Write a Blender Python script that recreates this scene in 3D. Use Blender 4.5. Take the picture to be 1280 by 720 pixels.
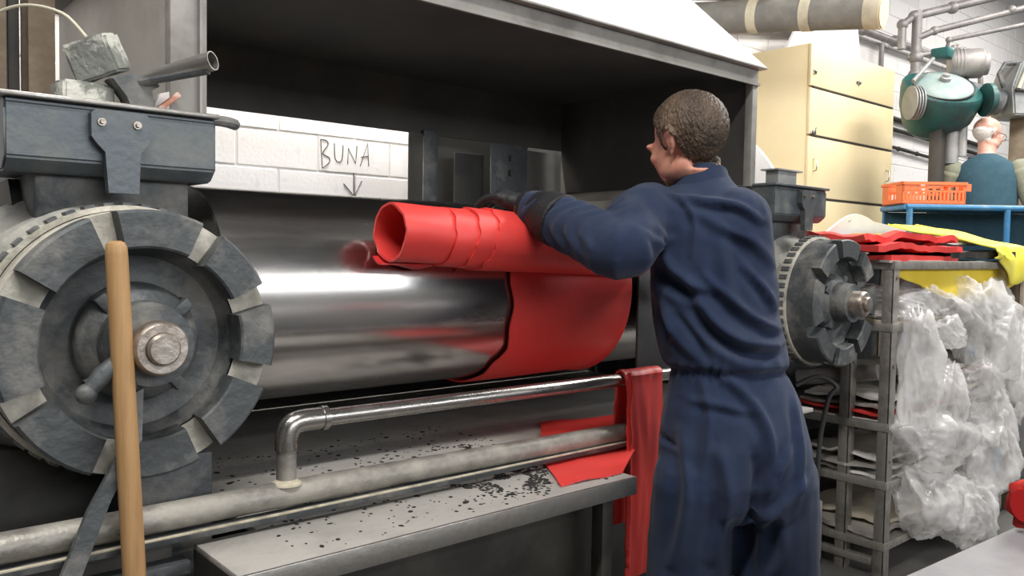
import bpy, bmesh, math, random
import numpy as np
from mathutils import Vector, Matrix, noise
from mathutils.bvhtree import BVHTree
R = math.radians
for o in list(bpy.data.objects): bpy.data.objects.remove(o)
S = bpy.context.scene
COL = S.collection

# ---------------- camera ----------------
yaw, pit, rol = 8.54300764e-01, 4.60449377e-02, -1.68409273e-02
fw = Vector((math.cos(yaw)*math.cos(pit), math.sin(yaw)*math.cos(pit), -math.sin(pit)))
rt = Vector((math.sin(yaw), -math.cos(yaw), 0)); dn = fw.cross(rt)
cx = rt*math.cos(rol) + dn*math.sin(rol); cy = -rt*math.sin(rol) + dn*math.cos(rol)
cam = bpy.data.objects.new('camera', bpy.data.cameras.new('camera')); COL.objects.link(cam)
m3 = Matrix((cx, -cy, -fw)).transposed()
cam.matrix_world = Matrix.Translation((0, 0, 1.36)) @ m3.to_4x4()
cam.data.sensor_width = 36; cam.data.lens = 36*1037/1280; cam.data.clip_start = .05
S.camera = cam
# ---------------- world, lights, exposure ----------------
w = bpy.data.worlds.new('world'); S.world = w; w.use_nodes = True
w.node_tree.nodes['Background'].inputs[0].default_value = (.8, .84, .9, 1)
w.node_tree.nodes['Background'].inputs[1].default_value = .25
S.view_settings.view_transform = 'Standard'; S.view_settings.look = 'None'
S.view_settings.exposure = -0.62; S.view_settings.gamma = 1
def area(name, loc, size, power, col=(1, .97, .92), rot=(0, 0, 0)):
    l = bpy.data.lights.new(name, 'AREA'); l.shape = 'RECTANGLE'; l.size, l.size_y = size; l.energy = power; l.color = col
    o = bpy.data.objects.new(name, l); COL.objects.link(o); o.location = loc; o.rotation_euler = rot; return o
# fluorescent battens hanging in rows parallel to the rollers
for i, (x, y, z, p) in enumerate([(-.3, -4.6, 3.9, 100), (2.6, -4.6, 3.9, 120), (5.5, -4.6, 3.9, 100),
                               (.1, .2, 4.1, 190), (5.4, .4, 4.1, 210),
                               (5.0, 1.5, 4.2, 100), (7.6, 1.3, 4.3, 130), (9.6, 2.0, 4.3, 110), (-.9, 1.4, 4.2, 60)]):
    area('ceiling_tube', (x, y, z), (1.8, .22) if y > -2 else (2.6, .42), p)
area('roll_highlight_panel', (3.2, -5.85, 3.05), (9.0, 1.15), 420, (.95, .97, 1), rot=(R(90), 0, 0))  # unseen light panel added to widen the highlight on the front roll
area('wall_tube', (1.9, 3.33, 3.3), (1.6, .1), 150, rot=(R(-10), 0, 0))

# ---------------- materials ----------------
def mat(name, col, rough=.5, metal=0, col2=None, scale=8, lo=.45, hi=.65, bump=0, bscale=None, rough2=None, stretch=(1, 1, 1), spec=.5, sheen=0, detail=6, coat=0):
    m = bpy.data.materials.new(name); m.use_nodes = True; nt = m.node_tree; b = nt.nodes['Principled BSDF']
    b.inputs['Base Color'].default_value = (*col, 1); b.inputs['Roughness'].default_value = rough
    b.inputs['Metallic'].default_value = metal; b.inputs['Specular IOR Level'].default_value = spec
    b.inputs['Sheen Weight'].default_value = sheen; b.inputs['Coat Weight'].default_value = coat
    tc = nt.nodes.new('ShaderNodeTexCoord'); mp = nt.nodes.new('ShaderNodeMapping'); mp.inputs['Scale'].default_value = stretch
    nt.links.new(tc.outputs['Object'], mp.inputs['Vector'])
    if col2:
        n = nt.nodes.new('ShaderNodeTexNoise'); n.inputs['Scale'].default_value = scale; n.inputs['Detail'].default_value = detail; n.inputs['Roughness'].default_value = .65
        nt.links.new(mp.outputs[0], n.inputs['Vector'])
        r = nt.nodes.new('ShaderNodeMapRange'); r.inputs['From Min'].default_value = lo; r.inputs['From Max'].default_value = hi
        nt.links.new(n.outputs['Fac'], r.inputs['Value'])
        mx = nt.nodes.new('ShaderNodeMix'); mx.data_type = 'RGBA'; mx.inputs[6].default_value = (*col, 1); mx.inputs[7].default_value = (*col2, 1)
        nt.links.new(r.outputs[0], mx.inputs[0]); nt.links.new(mx.outputs[2], b.inputs['Base Color'])
        if rough2 is not None:
            q = nt.nodes.new('ShaderNodeMapRange'); q.inputs['To Min'].default_value = rough; q.inputs['To Max'].default_value = rough2
            nt.links.new(r.outputs[0], q.inputs['Value']); nt.links.new(q.outputs[0], b.inputs['Roughness'])
    if bump:
        n2 = nt.nodes.new('ShaderNodeTexNoise'); n2.inputs['Scale'].default_value = bscale or scale*4; n2.inputs['Detail'].default_value = 5
        nt.links.new(mp.outputs[0], n2.inputs['Vector'])
        bp = nt.nodes.new('ShaderNodeBump'); bp.inputs['Strength'].default_value = bump; bp.inputs['Distance'].default_value = .01
        nt.links.new(n2.outputs['Fac'], bp.inputs['Height']); nt.links.new(bp.outputs[0], b.inputs['Normal'])
    return m
M = dict(
 roll=mat('polished_roll', (.52, .51, .50), .20, 1, (.38, .37, .36), 3, .4, .7, rough2=.30, stretch=(.5, 3, 3)),
 cast=mat('dusty_cast_iron', (.075, .083, .088), .55, .3, (.27, .26, .24), 7, .48, .72, .35, 40, .8),
 castlt=mat('powdery_cast_iron', (.20, .20, .19), .7, .2, (.42, .41, .37), 6, .4, .65, .3, 40),
 slot=mat('slot_talc', (.33, .32, .27), .85, 0, (.6, .57, .5), 14, .4, .62, .3),
 steel=mat('worn_steel', (.40, .39, .37), .33, .9, (.25, .23, .21), 9, .4, .7, .1, 60, .55),
 pipe=mat('worn_pipe', (.36, .35, .335), .24, .95, (.20, .185, .17), 10, .5, .72, .05, 50, .5, stretch=(.5, 1, 1)),
 pipe2=mat('dusty_pipe', (.22, .21, .19), .45, .5, (.40, .38, .34), 9, .4, .65, .3, 50, .75),
 nut=mat('nut_steel', (.42, .38, .34), .4, .8, (.25, .2, .17), 15, .45, .65, .2),
 box=mat('blue_grey_box', (.085, .10, .112), .42, .35, (.20, .21, .20), 6, .52, .75, .15, 50, .7),
 tray=mat('tray_steel', (.42, .405, .38), .5, .15, (.30, .29, .27), 4, .45, .7, .2, 60, .7),
 dark=mat('dark_steel', (.028, .027, .025), .6, .2, (.07, .065, .055), 3, .45, .7, .1),  # very dark steel, also used where shade is put into the colour
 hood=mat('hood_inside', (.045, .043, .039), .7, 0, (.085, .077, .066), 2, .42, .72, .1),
 hoodout=mat('hood_paint', (.42, .40, .37), .5, .1, (.30, .27, .24), 3, .45, .7, .1),
 fascia=mat('fascia_grey', (.30, .29, .27), .55, .3, (.19, .18, .165), 5, .45, .65, .15),
 white=mat('white_sheet_metal', (.83, .82, .82), .45, 0, (.74, .73, .72), 2, .45, .7),
 block=mat('painted_block', (.80, .78, .77), .75, 0, (.66, .63, .61), 16, .6, .8, .12, 60),
 mortar=mat('painted_mortar', (.72, .70, .68), .9),
 plaster=mat('plain_wall', (.34, .34, .34), .9, 0, (.22, .22, .22), 1),
 roofdark=mat('roof_lining', (.10, .10, .10), .9),
 floor=mat('concrete_floor', (.10, .095, .09), .6, 0, (.05, .048, .045), 2, .4, .65, .2),
 pencil=mat('pencil', (.06, .055, .055), .8),
 red=mat('red_rubber', (.70, .052, .045), .45, 0, (.62, .042, .038), 3, .4, .7, .06, 14, .5),
 red_in=mat('red_rubber_shaded', (.55, .02, .02), .5),  # same rubber, with the shade under and inside it put into the colour
 wood=mat('ash_handle', (.42, .25, .11), .5, 0, (.30, .165, .07), 12, .4, .7, .15, 40, stretch=(4, 4, .25)),
 bluecloth=mat('navy_overall', (.014, .025, .060), .85, 0, (.025, .038, .076), 6, .4, .65, .25, 900, sheen=.12, spec=.2),
 skin=mat('skin', (.58, .27, .19), .5, 0, (.50, .19, .13), 12, .45, .65, .05, 80),
 skin2=mat('pale_skin', (.66, .38, .30), .45, 0, (.60, .30, .23), 12, .45, .65),
 hair=mat('brown_hair', (.055, .035, .022), .5, 0, (.17, .11, .07), 9, .42, .68, .8, 110, stretch=(1, 1, .6)),
 grey=mat('white_hair', (.72, .70, .67), .8, bump=.3, bscale=90),
 glove=mat('black_glove', (.012, .012, .014), .6, bump=.2, bscale=120),
 yellowband=mat('yellow_band', (.55, .5, .03), .6),
 cream=mat('cream_paint', (.83, .70, .44), .5, 0, (.78, .64, .37), 2, .4, .7, .04, 20),
 chrome=mat('chrome', (.6, .6, .6), .25, 1),
 wallpipe=mat('grey_wall_pipe', (.24, .225, .22), .5, .3, (.36, .34, .33), 6, .45, .65),
 duct=mat('duct_grey', (.17, .165, .15), .7, 0, (.25, .24, .21), 6, .4, .65, .3),
 tape=mat('cream_tape', (.60, .55, .42), .7, 0, (.45, .41, .3), 10),
 teal=mat('teal_casting', (.018, .10, .095), .45, .1, (.035, .045, .045), 3.5, .45, .62, .1),  # the dark second tone stands in for shading on the body
 tealtop=mat('dusty_teal', (.22, .30, .29), .5, 0, (.33, .38, .37), 8, .4, .65),
 mgrey=mat('machine_grey', (.25, .26, .26), .5, .2, (.38, .38, .37), 6, .45, .7),
 orange=mat('orange_plastic', (.80, .16, .035), .4),
 benchblue=mat('bench_blue', (.03, .17, .36), .45, 0, (.12, .26, .38), 8, .5, .7),
 tealcloth=mat('teal_vest', (.022, .065, .095), .9, 0, (.03, .08, .11), 20, bump=.2),
 khaki=mat('khaki_sleeve', (.20, .21, .15), .9, 0, (.25, .25, .19), 20, bump=.2),
 trouser=mat('dark_trouser', (.025, .03, .035), .9),
 boot=mat('black_boot', (.015, .013, .012), .5),
 rack=mat('rack_steel', (.30, .285, .26), .5, .5, (.19, .175, .155), 12, .45, .65, .2, 50, .65),
 yellow=mat('yellow_sheet', (.83, .72, .05), .55, 0, (.86, .78, .18), 4, .4, .7, .1),
 yellow2=mat('yellow_drape', (.72, .52, .03), .6, 0, (.78, .60, .06), 4),
 blackrub=mat('black_rubber', (.02, .02, .021), .5, 0, (.04, .04, .04), 6),
 whiterub=mat('white_rubber', (.76, .73, .70), .6, 0, (.66, .63, .58), 5, .4, .7, .1),
 greyrub=mat('grey_rubber', (.33, .31, .28), .65, 0, (.45, .42, .38), 5, .4, .7, .1),
 creamrub=mat('cream_rubber', (.62, .55, .43), .6, 0, (.70, .64, .52), 6, .4, .7, .1),
 pinkrub=mat('pink_rubber', (.80, .45, .36), .6),
 table=mat('light_grey_bench', (.27, .27, .285), .4, 0, (.22, .22, .235), 8, .45, .65, .05),
 concretech=mat('chalky_block', (.20, .21, .19), .85, 0, (.55, .55, .50), 13, .47, .56, .5, 60),
 rustpost=mat('rusty_post', (.16, .12, .085), .8, 0, (.24, .19, .14), 8, .4, .65, .3),
 wire=mat('wire', (.55, .52, .40), .5),
 cable=mat('cable', (.03, .03, .03), .5),
 copper=mat('copper_stick', (.50, .22, .14), .5, .4, (.7, .55, .48), 20),
 pale=mat('pale_board', (.70, .66, .66), .7),
 grime=mat('black_crumb', (.012, .012, .012), .8),
 seam=mat('cream_sealant', (.50, .45, .34), .7, 0, (.3, .27, .2), 30),
)
def film_mat():
    m = bpy.data.materials.new('plastic_film'); m.use_nodes = True; nt = m.node_tree; b = nt.nodes['Principled BSDF']; out = nt.nodes['Material Output']
    b.inputs['Base Color'].default_value = (.86, .85, .85, 1); b.inputs['Roughness'].default_value = .2; b.inputs['Specular IOR Level'].default_value = .7
    tr = nt.nodes.new('ShaderNodeBsdfTransparent'); tl = nt.nodes.new('ShaderNodeBsdfTranslucent'); tl.inputs[0].default_value = (.9, .89, .88, 1)
    a = nt.nodes.new('ShaderNodeMixShader'); a.inputs[0].default_value = .35; nt.links.new(b.outputs[0], a.inputs[1]); nt.links.new(tl.outputs[0], a.inputs[2])
    n = nt.nodes.new('ShaderNodeTexNoise'); n.inputs['Scale'].default_value = 9; tc = nt.nodes.new('ShaderNodeTexCoord'); nt.links.new(tc.outputs['Object'], n.inputs['Vector'])
    r = nt.nodes.new('ShaderNodeMapRange'); r.inputs['From Min'].default_value = .35; r.inputs['From Max'].default_value = .7; r.inputs['To Min'].default_value = .22; r.inputs['To Max'].default_value = .78
    nt.links.new(n.outputs['Fac'], r.inputs['Value'])
    c = nt.nodes.new('ShaderNodeMixShader'); nt.links.new(r.outputs[0], c.inputs[0]); nt.links.new(a.outputs[0], c.inputs[1]); nt.links.new(tr.outputs[0], c.inputs[2])
    nt.links.new(c.outputs[0], out.inputs['Surface']); return m
M['film'] = film_mat()

# ---------------- helpers ----------------
def thicken(bm, th):
    bmesh.ops.recalc_face_normals(bm, faces=bm.faces[:]); bm.normal_update()
    vs = bm.verts[:]; fs = bm.faces[:]; be = [e for e in bm.edges if len(e.link_faces) == 1]
    mp = {v: bm.verts.new(v.co-v.normal*th) for v in vs}
    for e in be:
        l = e.link_loops[0]; a, b_ = l.vert, l.link_loop_next.vert
        bm.faces.new((b_, a, mp[a], mp[b_]))
    for f in fs: bm.faces.new([mp[v] for v in reversed(f.verts)])
def link(name, me, m, parent=None, smooth=False):
    o = bpy.data.objects.new(name, me); COL.objects.link(o)
    if m and not me.materials: me.materials.append(M[m] if isinstance(m, str) else m)
    if parent: o.parent = parent; o.matrix_parent_inverse = parent.matrix_world.inverted()
    if smooth: me.shade_smooth() if smooth is True else me.shade_auto_smooth() if False else smooth_angle(me)
    return o
def smooth_angle(me, ang=R(35)):
    me.shade_smooth()
    bm = bmesh.new(); bm.from_mesh(me)
    for e in bm.edges:
        if len(e.link_faces) == 2 and e.calc_face_angle(0) > ang: e.smooth = False
    bm.to_mesh(me); bm.free()
def B(): return bmesh.new()
def fin(bm, name, m, parent=None, smooth='a'):
    bmesh.ops.recalc_face_normals(bm, faces=bm.faces[:])
    me = bpy.data.meshes.new(name); bm.to_mesh(me); bm.free()
    return link(name, me, m, parent, smooth)
def box(bm, lo, hi, bev=0, rot=None, piv=None):
    t = bmesh.new(); bmesh.ops.create_cube(t, size=1)
    c = [(a+b)/2 for a, b in zip(lo, hi)]; s = [abs(b-a) for a, b in zip(lo, hi)]
    bmesh.ops.scale(t, vec=s, verts=t.verts)
    if bev: bmesh.ops.bevel(t, geom=t.edges[:], offset=bev, segments=2, affect='EDGES', profile=.5)
    bmesh.ops.translate(t, vec=c, verts=t.verts)
    if rot: bmesh.ops.rotate(t, cent=piv or c, matrix=rot, verts=t.verts)
    add(bm, t)
def add(bm, t):
    me = bpy.data.meshes.new('tmp'); t.to_mesh(me); t.free(); bm.from_mesh(me); bpy.data.meshes.remove(me)
def ring(bm, c, u, v, ru, rv, n=16, ph=0):
    return [bm.verts.new(Vector(c)+Vector(u)*ru*math.cos(ph+2*math.pi*i/n)+Vector(v)*rv*math.sin(ph+2*math.pi*i/n)) for i in range(n)]
def skin(bm, rings, cap=True, closed=False):
    n = len(rings[0]); L = len(rings)
    for k in range(L if closed else L-1):
        a, b = rings[k], rings[(k+1) % L]
        for i in range(n): bm.faces.new((a[i], a[(i+1) % n], b[(i+1) % n], b[i]))
    if cap and not closed: bm.faces.new(rings[0][::-1]); bm.faces.new(rings[-1])
def frames(pts):
    pts = [Vector(p) for p in pts]; out = []; n = len(pts); u = None
    for i in range(n):
        t = (pts[min(i+1, n-1)]-pts[max(i-1, 0)]).normalized()
        if u is None: u = t.orthogonal().normalized()
        u = (u-t*u.dot(t)).normalized(); out.append((pts[i], t, u, t.cross(u)))
    return out
def tube(bm, pts, r, n=12, cap=True):
    fr = frames(pts); rs = r if hasattr(r, '__len__') else [r]*len(pts)
    skin(bm, [ring(bm, p, u, v, q, q, n) for (p, t, u, v), q in zip(fr, rs)], cap)
def smooth_path(pts, k=6):
    P = [Vector(p) for p in pts]; out = []
    for i in range(len(P)-1):
        a, b, c, d = P[max(i-1, 0)], P[i], P[i+1], P[min(i+2, len(P)-1)]
        for j in range(k):
            t = j/k; out.append(.5*((2*b)+(c-a)*t+(2*a-5*b+4*c-d)*t*t+(3*b-a-3*c+d)*t**3))
    out.append(P[-1]); return out
def lathe(bm, c, axis, prof, n=40, cap=True):   # prof: (distance along axis, radius)
    ax = Vector(axis).normalized(); u = ax.orthogonal().normalized(); v = ax.cross(u)
    skin(bm, [ring(bm, Vector(c)+ax*d, u, v, r, r, n) for d, r in prof], cap)
def ball(bm, c, s, n=16, rot=None):
    t = bmesh.new(); bmesh.ops.create_uvsphere(t, u_segments=n, v_segments=max(6, n*3//4), radius=1)
    bmesh.ops.scale(t, vec=s if hasattr(s, '__len__') else (s, s, s), verts=t.verts)
    if rot is not None: bmesh.ops.transform(t, matrix=rot.to_4x4(), verts=t.verts)
    bmesh.ops.translate(t, vec=c, verts=t.verts); add(bm, t)
def prism(bm, pts, off):     # closed polygon extruded by off
    a = [bm.verts.new(Vector(p)) for p in pts]; b = [bm.verts.new(Vector(p)+Vector(off)) for p in pts]; n = len(a)
    bm.faces.new(a); bm.faces.new(b[::-1])
    for i in range(n): bm.faces.new((a[i], b[i], b[(i+1) % n], a[(i+1) % n]))
def thing(name, label, cat, loc=(0, 0, 0), group=None):
    o = bpy.data.objects.new(name, None); COL.objects.link(o); o.location = loc; o.empty_display_size = .05
    o['label'] = label; o['category'] = cat
    if group: o['group'] = group
    bpy.context.view_layer.update(); return o
def tag(o, label, cat, group=None):
    o['label'] = label; o['category'] = cat
    if group: o['group'] = group
    return o
def struct(o): o['kind'] = 'structure'; return o
def stuff(o): o['kind'] = 'stuff'; return o
def lab(o, l): o['label'] = l; return o
def nz(p, s=1, seed=0): return noise.noise(Vector((p[0]*s+seed*7.3, p[1]*s-seed*3.1, p[2]*s+seed*1.7)))
def remesh(bm, vox, smooth_it=2):
    me = bpy.data.meshes.new('t'); bm.to_mesh(me); bm.free(); o = bpy.data.objects.new('t', me); COL.objects.link(o)
    md = o.modifiers.new('r', 'REMESH'); md.mode = 'VOXEL'; md.voxel_size = vox
    if smooth_it: s = o.modifiers.new('s', 'SMOOTH'); s.factor = .5; s.iterations = smooth_it
    dg = bpy.context.evaluated_depsgraph_get(); dg.update()
    r = bpy.data.meshes.new_from_object(o.evaluated_get(dg)); bpy.data.objects.remove(o); r.shade_smooth(); return r

# ---------------- the room ----------------
def plane_box(name, lo, hi, m): 
    b = B(); box(b, lo, hi); return struct(fin(b, name, m, smooth=False))
plane_box('floor', (-6, -6, -.1), (13, 5, 0), 'floor')
plane_box('ceiling', (-6, -6, 4.9), (13, 5, 5.0), 'roofdark')
plane_box('wall_front', (-6, -6.1, 0), (13, -6, 4.9), 'plaster')
plane_box('wall_left', (-6.1, -6, 0), (-6, 5, 4.9), 'plaster')
plane_box('wall_right', (13, -6, 0), (13.1, 5, 4.9), 'plaster')
wall = plane_box('wall_back', (-6, 3.603, 0), (13, 3.8, 4.9), 'mortar')
def block_mesh():
    b = B(); box(b, (-.195, -.012, -.0805), (.195, .02, .0805), .004)
    me = bpy.data.meshes.new('block'); b.to_mesh(me); b.free(); me.materials.append(M['block']); return me
bme = block_mesh(); rnd = random.Random(3)
for r in range(21):
    z = 1.0 + .085 + .17*r - .0 + .035
    for c in range(30):
        x = .1 + .4*c + (.2 if r % 2 else 0) - .0
        vis = (x < .9 and z > 1.5) or (1.1 < x < 2.75 and 1.45 < z < 2.05) or (4.4 < x < 6.6 and 2.6 < z < 3.3) or (x > 6.5 and 1.5 < z < 1.7+.26*x and x < 11.6)
        if not vis: continue
        o = bpy.data.objects.new('block', bme); COL.objects.link(o); o.location = (x, 3.61+rnd.uniform(-.0015, .0015), z)
        o.parent = wall
# pencilled writing on the blockwork
strokes = [[(1.912, 1.869), (1.922, 1.733)], [(1.912, 1.869), (1.942, 1.866), (1.951, 1.847), (1.923, 1.804), (1.957, 1.787), (1.958, 1.763), (1.924, 1.735)], [(1.985, 1.857), (1.989, 1.788), (2.009, 1.769), (2.027, 1.785), (2.032, 1.852)], [(2.058, 1.765), (2.061, 1.841), (2.102, 1.771), (2.109, 1.855)], [(2.128, 1.759), (2.169, 1.875), (2.176, 1.763)], [(2.132, 1.803), (2.175, 1.812)]]
arrow = [[(2.092, 1.722), (2.096, 1.61)], [(2.037, 1.667), (2.096, 1.61), (2.137, 1.686)]]
for nm, st in (('lettering', strokes), ('arrow_mark', arrow)):
    b = B()
    for s in st: tube(b, smooth_path([(x, 3.5975, z) for x, z in s], 4) if len(s) > 4 else [(x, 3.5975, z) for x, z in s],   .0024, 5)
    fin(b, nm, 'pencil', wall)
# corner strip on the wall at the end of the opening
b = B(); box(b, (2.415, 3.56, 1.2), (2.60, 3.60, 2.3), .004); struct(fin(b, 'trim_1', 'block'))
# steel columns behind the mill at the left
def column(x0, x1, y, label, m='rustpost'):
    t = thing('steel_column', label, 'column', ((x0+x1)/2, y, 0))
    b = B(); W = (x1-x0); box(b, (x0, y-.004, 0), (x1, y+.006, 4.3), .002); fin(b, 'flange', m, t)
    b = B(); box(b, ((x0+x1)/2-.005, y+.006, 0), ((x0+x1)/2+.005, y+.09, 4.3)); fin(b, 'web', m, t)
    b = B(); box(b, (x0, y+.09, 0), (x1, y+.1, 4.3), .002); fin(b, 'flange', m, t)
    b = B(); box(b, (x0-.04, y-.04, 0), (x1+.04, y+.14, .015), .002); fin(b, 'base_plate', m, t)
column(.500, .566, 2.6, 'brown rusty steel column behind the chalky blocks, nearer the hood side')
column(.462, .490, 2.66, 'thin dark steel column at the left edge, left of the wider column', 'dark')
column(.38, .452, 2.62, 'pale brown column cut by the left edge of the photo')

# ---------------- two-roll mill ----------------
mill = thing('rubber_mill', 'large two roll rubber mill with polished steel rolls and iron end frames', 'machine', (1.82, 2.4, 0))
RC = (2.046, 1.233); RR = .269
b = B(); lathe(b, (.70, RC[0], RC[1]), (1, 0, 0), [(0, .10), (.02, .10), (.021, RR-.004), (.025, RR), (2.195, RR), (2.2, RR-.004), (2.201, .1), (2.22, .1)], 128); lab(fin(b, 'front_roll', 'roll', mill), 'mirror polished front roll')
b = B(); lathe(b, (.70, RC[0]+.545, RC[1]-.02), (1, 0, 0), [(0, .10), (.02, .10), (.021, RR-.004), (.025, RR), (2.195, RR), (2.2, RR-.004), (2.201, .1), (2.22, .1)], 96); fin(b, 'rear_roll', 'roll', mill)
WA = {}
for side, X0, X1, XC in (('L', .305, .70, .50), ('R', 2.93, 3.33, 3.15)):
    # end frame
    b = B()
    prism(b, [(X0+.04, 2.02, 0), (X0+.04, 3.0, 0), (X0+.04, 3.0, 1.45), (X0+.04, 2.0, 1.49), (X0+.04, 1.95, 1.42), (X0+.04, 2.0, .95)], (X1-X0-.06, 0, 0))
    fin(b, 'end_frame', 'dark' if side == 'L' else 'cast', mill)
    # cap beam over the bearing and guard box
    b = B(); box(b, (X0+.06, 1.86, 1.40), (X1-.03, 2.6, 1.515), .012); fin(b, 'bearing_cap', 'cast', mill)
    # tapered adjusting boss behind the hand wheel
    b = B(); lathe(b, (XC, 2.02, 1.17), (0, -1, 0), [(0, .31), (.07, .305), (.10, .285), (.16, .27), (.20, .2), (.28, .16)], 64); fin(b, 'adjusting_boss', 'castlt', mill)
    # box
    gb = B(); prism(gb, [(X0, 1.80, 1.52), (X0, 1.80, 1.625), (X0, 1.81, 1.635), (X0, 2.05, 1.635), (X0, 2.05, 1.495), (X0, 1.83, 1.495)], (X1-X0+.005, 0, 0))
    bmesh.ops.bevel(gb, geom=gb.edges[:], offset=.004, segments=2, affect='EDGES'); fin(gb, 'guard_box', 'box', mill)
    b = B(); box(b, (X0-.01, 1.788, 1.632), (X1+.01, 2.06, 1.642), .003); fin(b, 'box_lid', 'steel' if side == 'L' else 'box', mill)
    # bracket plate, rounded shoulders narrowing to a tongue
    xb = XC+.005; b = B()
    out = [(xb-.055, 1.615), (xb-.047, 1.623), (xb+.047, 1.623), (xb+.055, 1.615), (xb+.055, 1.565), (xb+.047, 1.555), (xb+.037, 1.54), (xb+.034, 1.46), (xb-.024, 1.46), (xb-.030, 1.54), (xb-.047, 1.558), (xb-.055, 1.57)]
    prism(b, [(x, 1.778, z) for x, z in out], (0, .022, 0)); bk = fin(b, 'bracket_plate', 'cast' if side == 'R' else 'box', mill, smooth=False)
    for dx in (-.037, .03):
        b = B(); lathe(b, (xb+dx, 1.779, 1.598), (0, -1, 0), [(0, .008), (.006, .008), (.0061, .005), (.012, .004)], 12); fin(b, 'bolt', 'nut', bk)
b = B(); tube(b, smooth_path([(.66, 1.87, 1.637), (.76, 1.90, 1.645), (.80, 1.91, 1.640)], 4), [.012]*4+[.013]*4+[.009], 10); fin(b, 'lever', 'cast', mill)
b = B(); box(b, (3.02, 1.84, 1.642), (3.16, 1.9, 1.70), .004); box(b, (3.0, 1.83, 1.70), (3.19, 1.91, 1.706)); fin(b, 'switch_block', 'mgrey', mill)
# adjusting hand wheels: castellated rims, dished web, hub, collar and nut
GAPS = [107.6, 60, 21, -19, -62, -108, 152, 205]
def wheel(XC, ZC, Y0, label, ps, rimm, hubm):
    t = thing('adjusting_wheel', label, 'wheel', (XC, Y0, ZC), 'adjusting wheels of the mill')
    def an(b_, prof, n=72): lathe(b_, (XC, Y0, ZC), (0, 1, 0), prof, n, False)
    # ring body behind the teeth
    b = B(); u, v = Vector((1, 0, 0)), Vector((0, 0, 1)); 
    def rr(d, r): return ring(b, (XC, Y0+d, ZC), u, v, r, r, 96)
    skin(b, [rr(.045, .185), rr(.04, .250), rr(.165, .250), rr(.165, .19), rr(.08, .183)], closed=False, cap=False)
    fin(b, 'rim', rimm, t)
    b = B(); skin(b, [rr(.115, .252), rr(.115, .262), rr(.16, .262), rr(.16, .252)], closed=True)
    band = fin(b, 'toothed_band', 'slot', t)
    b = B()
    for k in range(48):
        a = 2*math.pi*k/48; c = Vector((XC+.2635*math.cos(a), Y0+.138, ZC+.2635*math.sin(a)))
        box(b, c-Vector((.004, .016, .009)), c+Vector((.004, .016, .009)), 0, Matrix.Rotation(-a, 3, 'Y'), c)
    stuff(fin(b, 'band_notches', 'cast', band))
    g = sorted([x % 360 for x in GAPS])
    for k in range(len(g)):
        a0, a1 = g[k]+5.5, (g[(k+1) % len(g)]+(360 if k == len(g)-1 else 0))-5.5
        b = B(); n = 10; pr = []
        for j in range(n+1):
            a = R(a0+(a1-a0)*j/n); ca, sa = math.cos(a), math.sin(a)
            tw = .0 if j in (0, n) else 0
            sec = [(.178, .05), (.180, .004), (.184, 0), (.246, 0), (.2515, .006), (.2515, .05)]
            pr.append([b.verts.new((XC+r*ca, Y0+d, ZC+r*sa)) for r, d in sec])
        skin(b, pr)
        fin(b, 'rim_tooth', 'cast', t)
    # dished web
    b = B(); lathe(b, (XC, Y0, ZC), (0, 1, 0), [(.05, .184), (.062, .178), (.085, .165), (.095, .14), (.09, .115), (.078, .105), (.13, .10), (.14, .184)], 72, False); fin(b, 'dished_web', 'cast', t)
    # hub and sleeve
    b = B(); lathe(b, (XC, Y0, ZC), (0, -1, 0), [(-.10, .112), (-.055, .112), (-.045, .105), (-.03, .082), (.01, .078), (.03, .074), (.031, .05)], 48); hub = fin(b, 'hub', hubm, t)
    for k in range(4):     # wedge keys between hub and web
        a = R(40+90*k+ps); c = Vector((XC+.10*math.cos(a), Y0+.055, ZC+.10*math.sin(a)))
        b = B(); box(b, c-Vector((.018, .025, .012)), c+Vector((.018, .02, .012)), .004, Matrix.Rotation(-a, 3, 'Y'), c); fin(b, 'key', 'cast', t)
    b = B(); lathe(b, (XC, Y0, ZC), (0, -1, 0), [(.0, .05), (.07, .05), (.078, .046), (.08, .044), (.08, .03), (.077, .029)], 40); fin(b, 'collar', 'nut', t)
    b = B(); lathe(b, (XC, Y0, ZC), (0, -1, 0), [(.05, .029), (.088, .029), (.093, .025), (.093, .001)], 32); fin(b, 'screw_end', 'nut', t)
    return t
wheel(.50, 1.172, 1.60, 'big dusty castellated iron wheel at the left, behind the wooden handle', 0, 'slot', 'cast')
wheel(3.15, 1.172, 1.60, 'dark castellated iron wheel at the right, between worker and rack', 20, 'cast', 'cast')

# hood over the rolls
hood = thing('extraction_hood', 'long dark metal extraction hood over the rolls with white sloping roof', 'hood', (1.82, 1.9, 0))
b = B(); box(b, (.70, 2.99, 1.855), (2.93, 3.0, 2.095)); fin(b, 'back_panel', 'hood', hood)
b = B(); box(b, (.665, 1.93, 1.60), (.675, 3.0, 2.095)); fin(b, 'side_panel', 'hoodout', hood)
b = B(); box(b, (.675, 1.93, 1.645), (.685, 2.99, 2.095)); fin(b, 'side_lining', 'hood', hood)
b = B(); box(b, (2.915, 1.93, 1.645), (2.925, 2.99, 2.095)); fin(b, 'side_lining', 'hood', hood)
b = B(); box(b, (2.925, 1.93, 1.60), (2.935, 3.0, 2.095)); fin(b, 'side_panel', 'hoodout', hood)
b = B(); box(b, (.64, 1.895, 1.60), (.722, 1.93, 2.095), .003); box(b, (.70, 1.88, 1.60), (.706, 1.895, 2.095)); fin(b, 'corner_post', 'fascia', hood)
b = B(); box(b, (2.905, 1.895, 1.63), (2.94, 1.93, 2.04), .003); fin(b, 'corner_post', 'fascia', hood)
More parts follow.
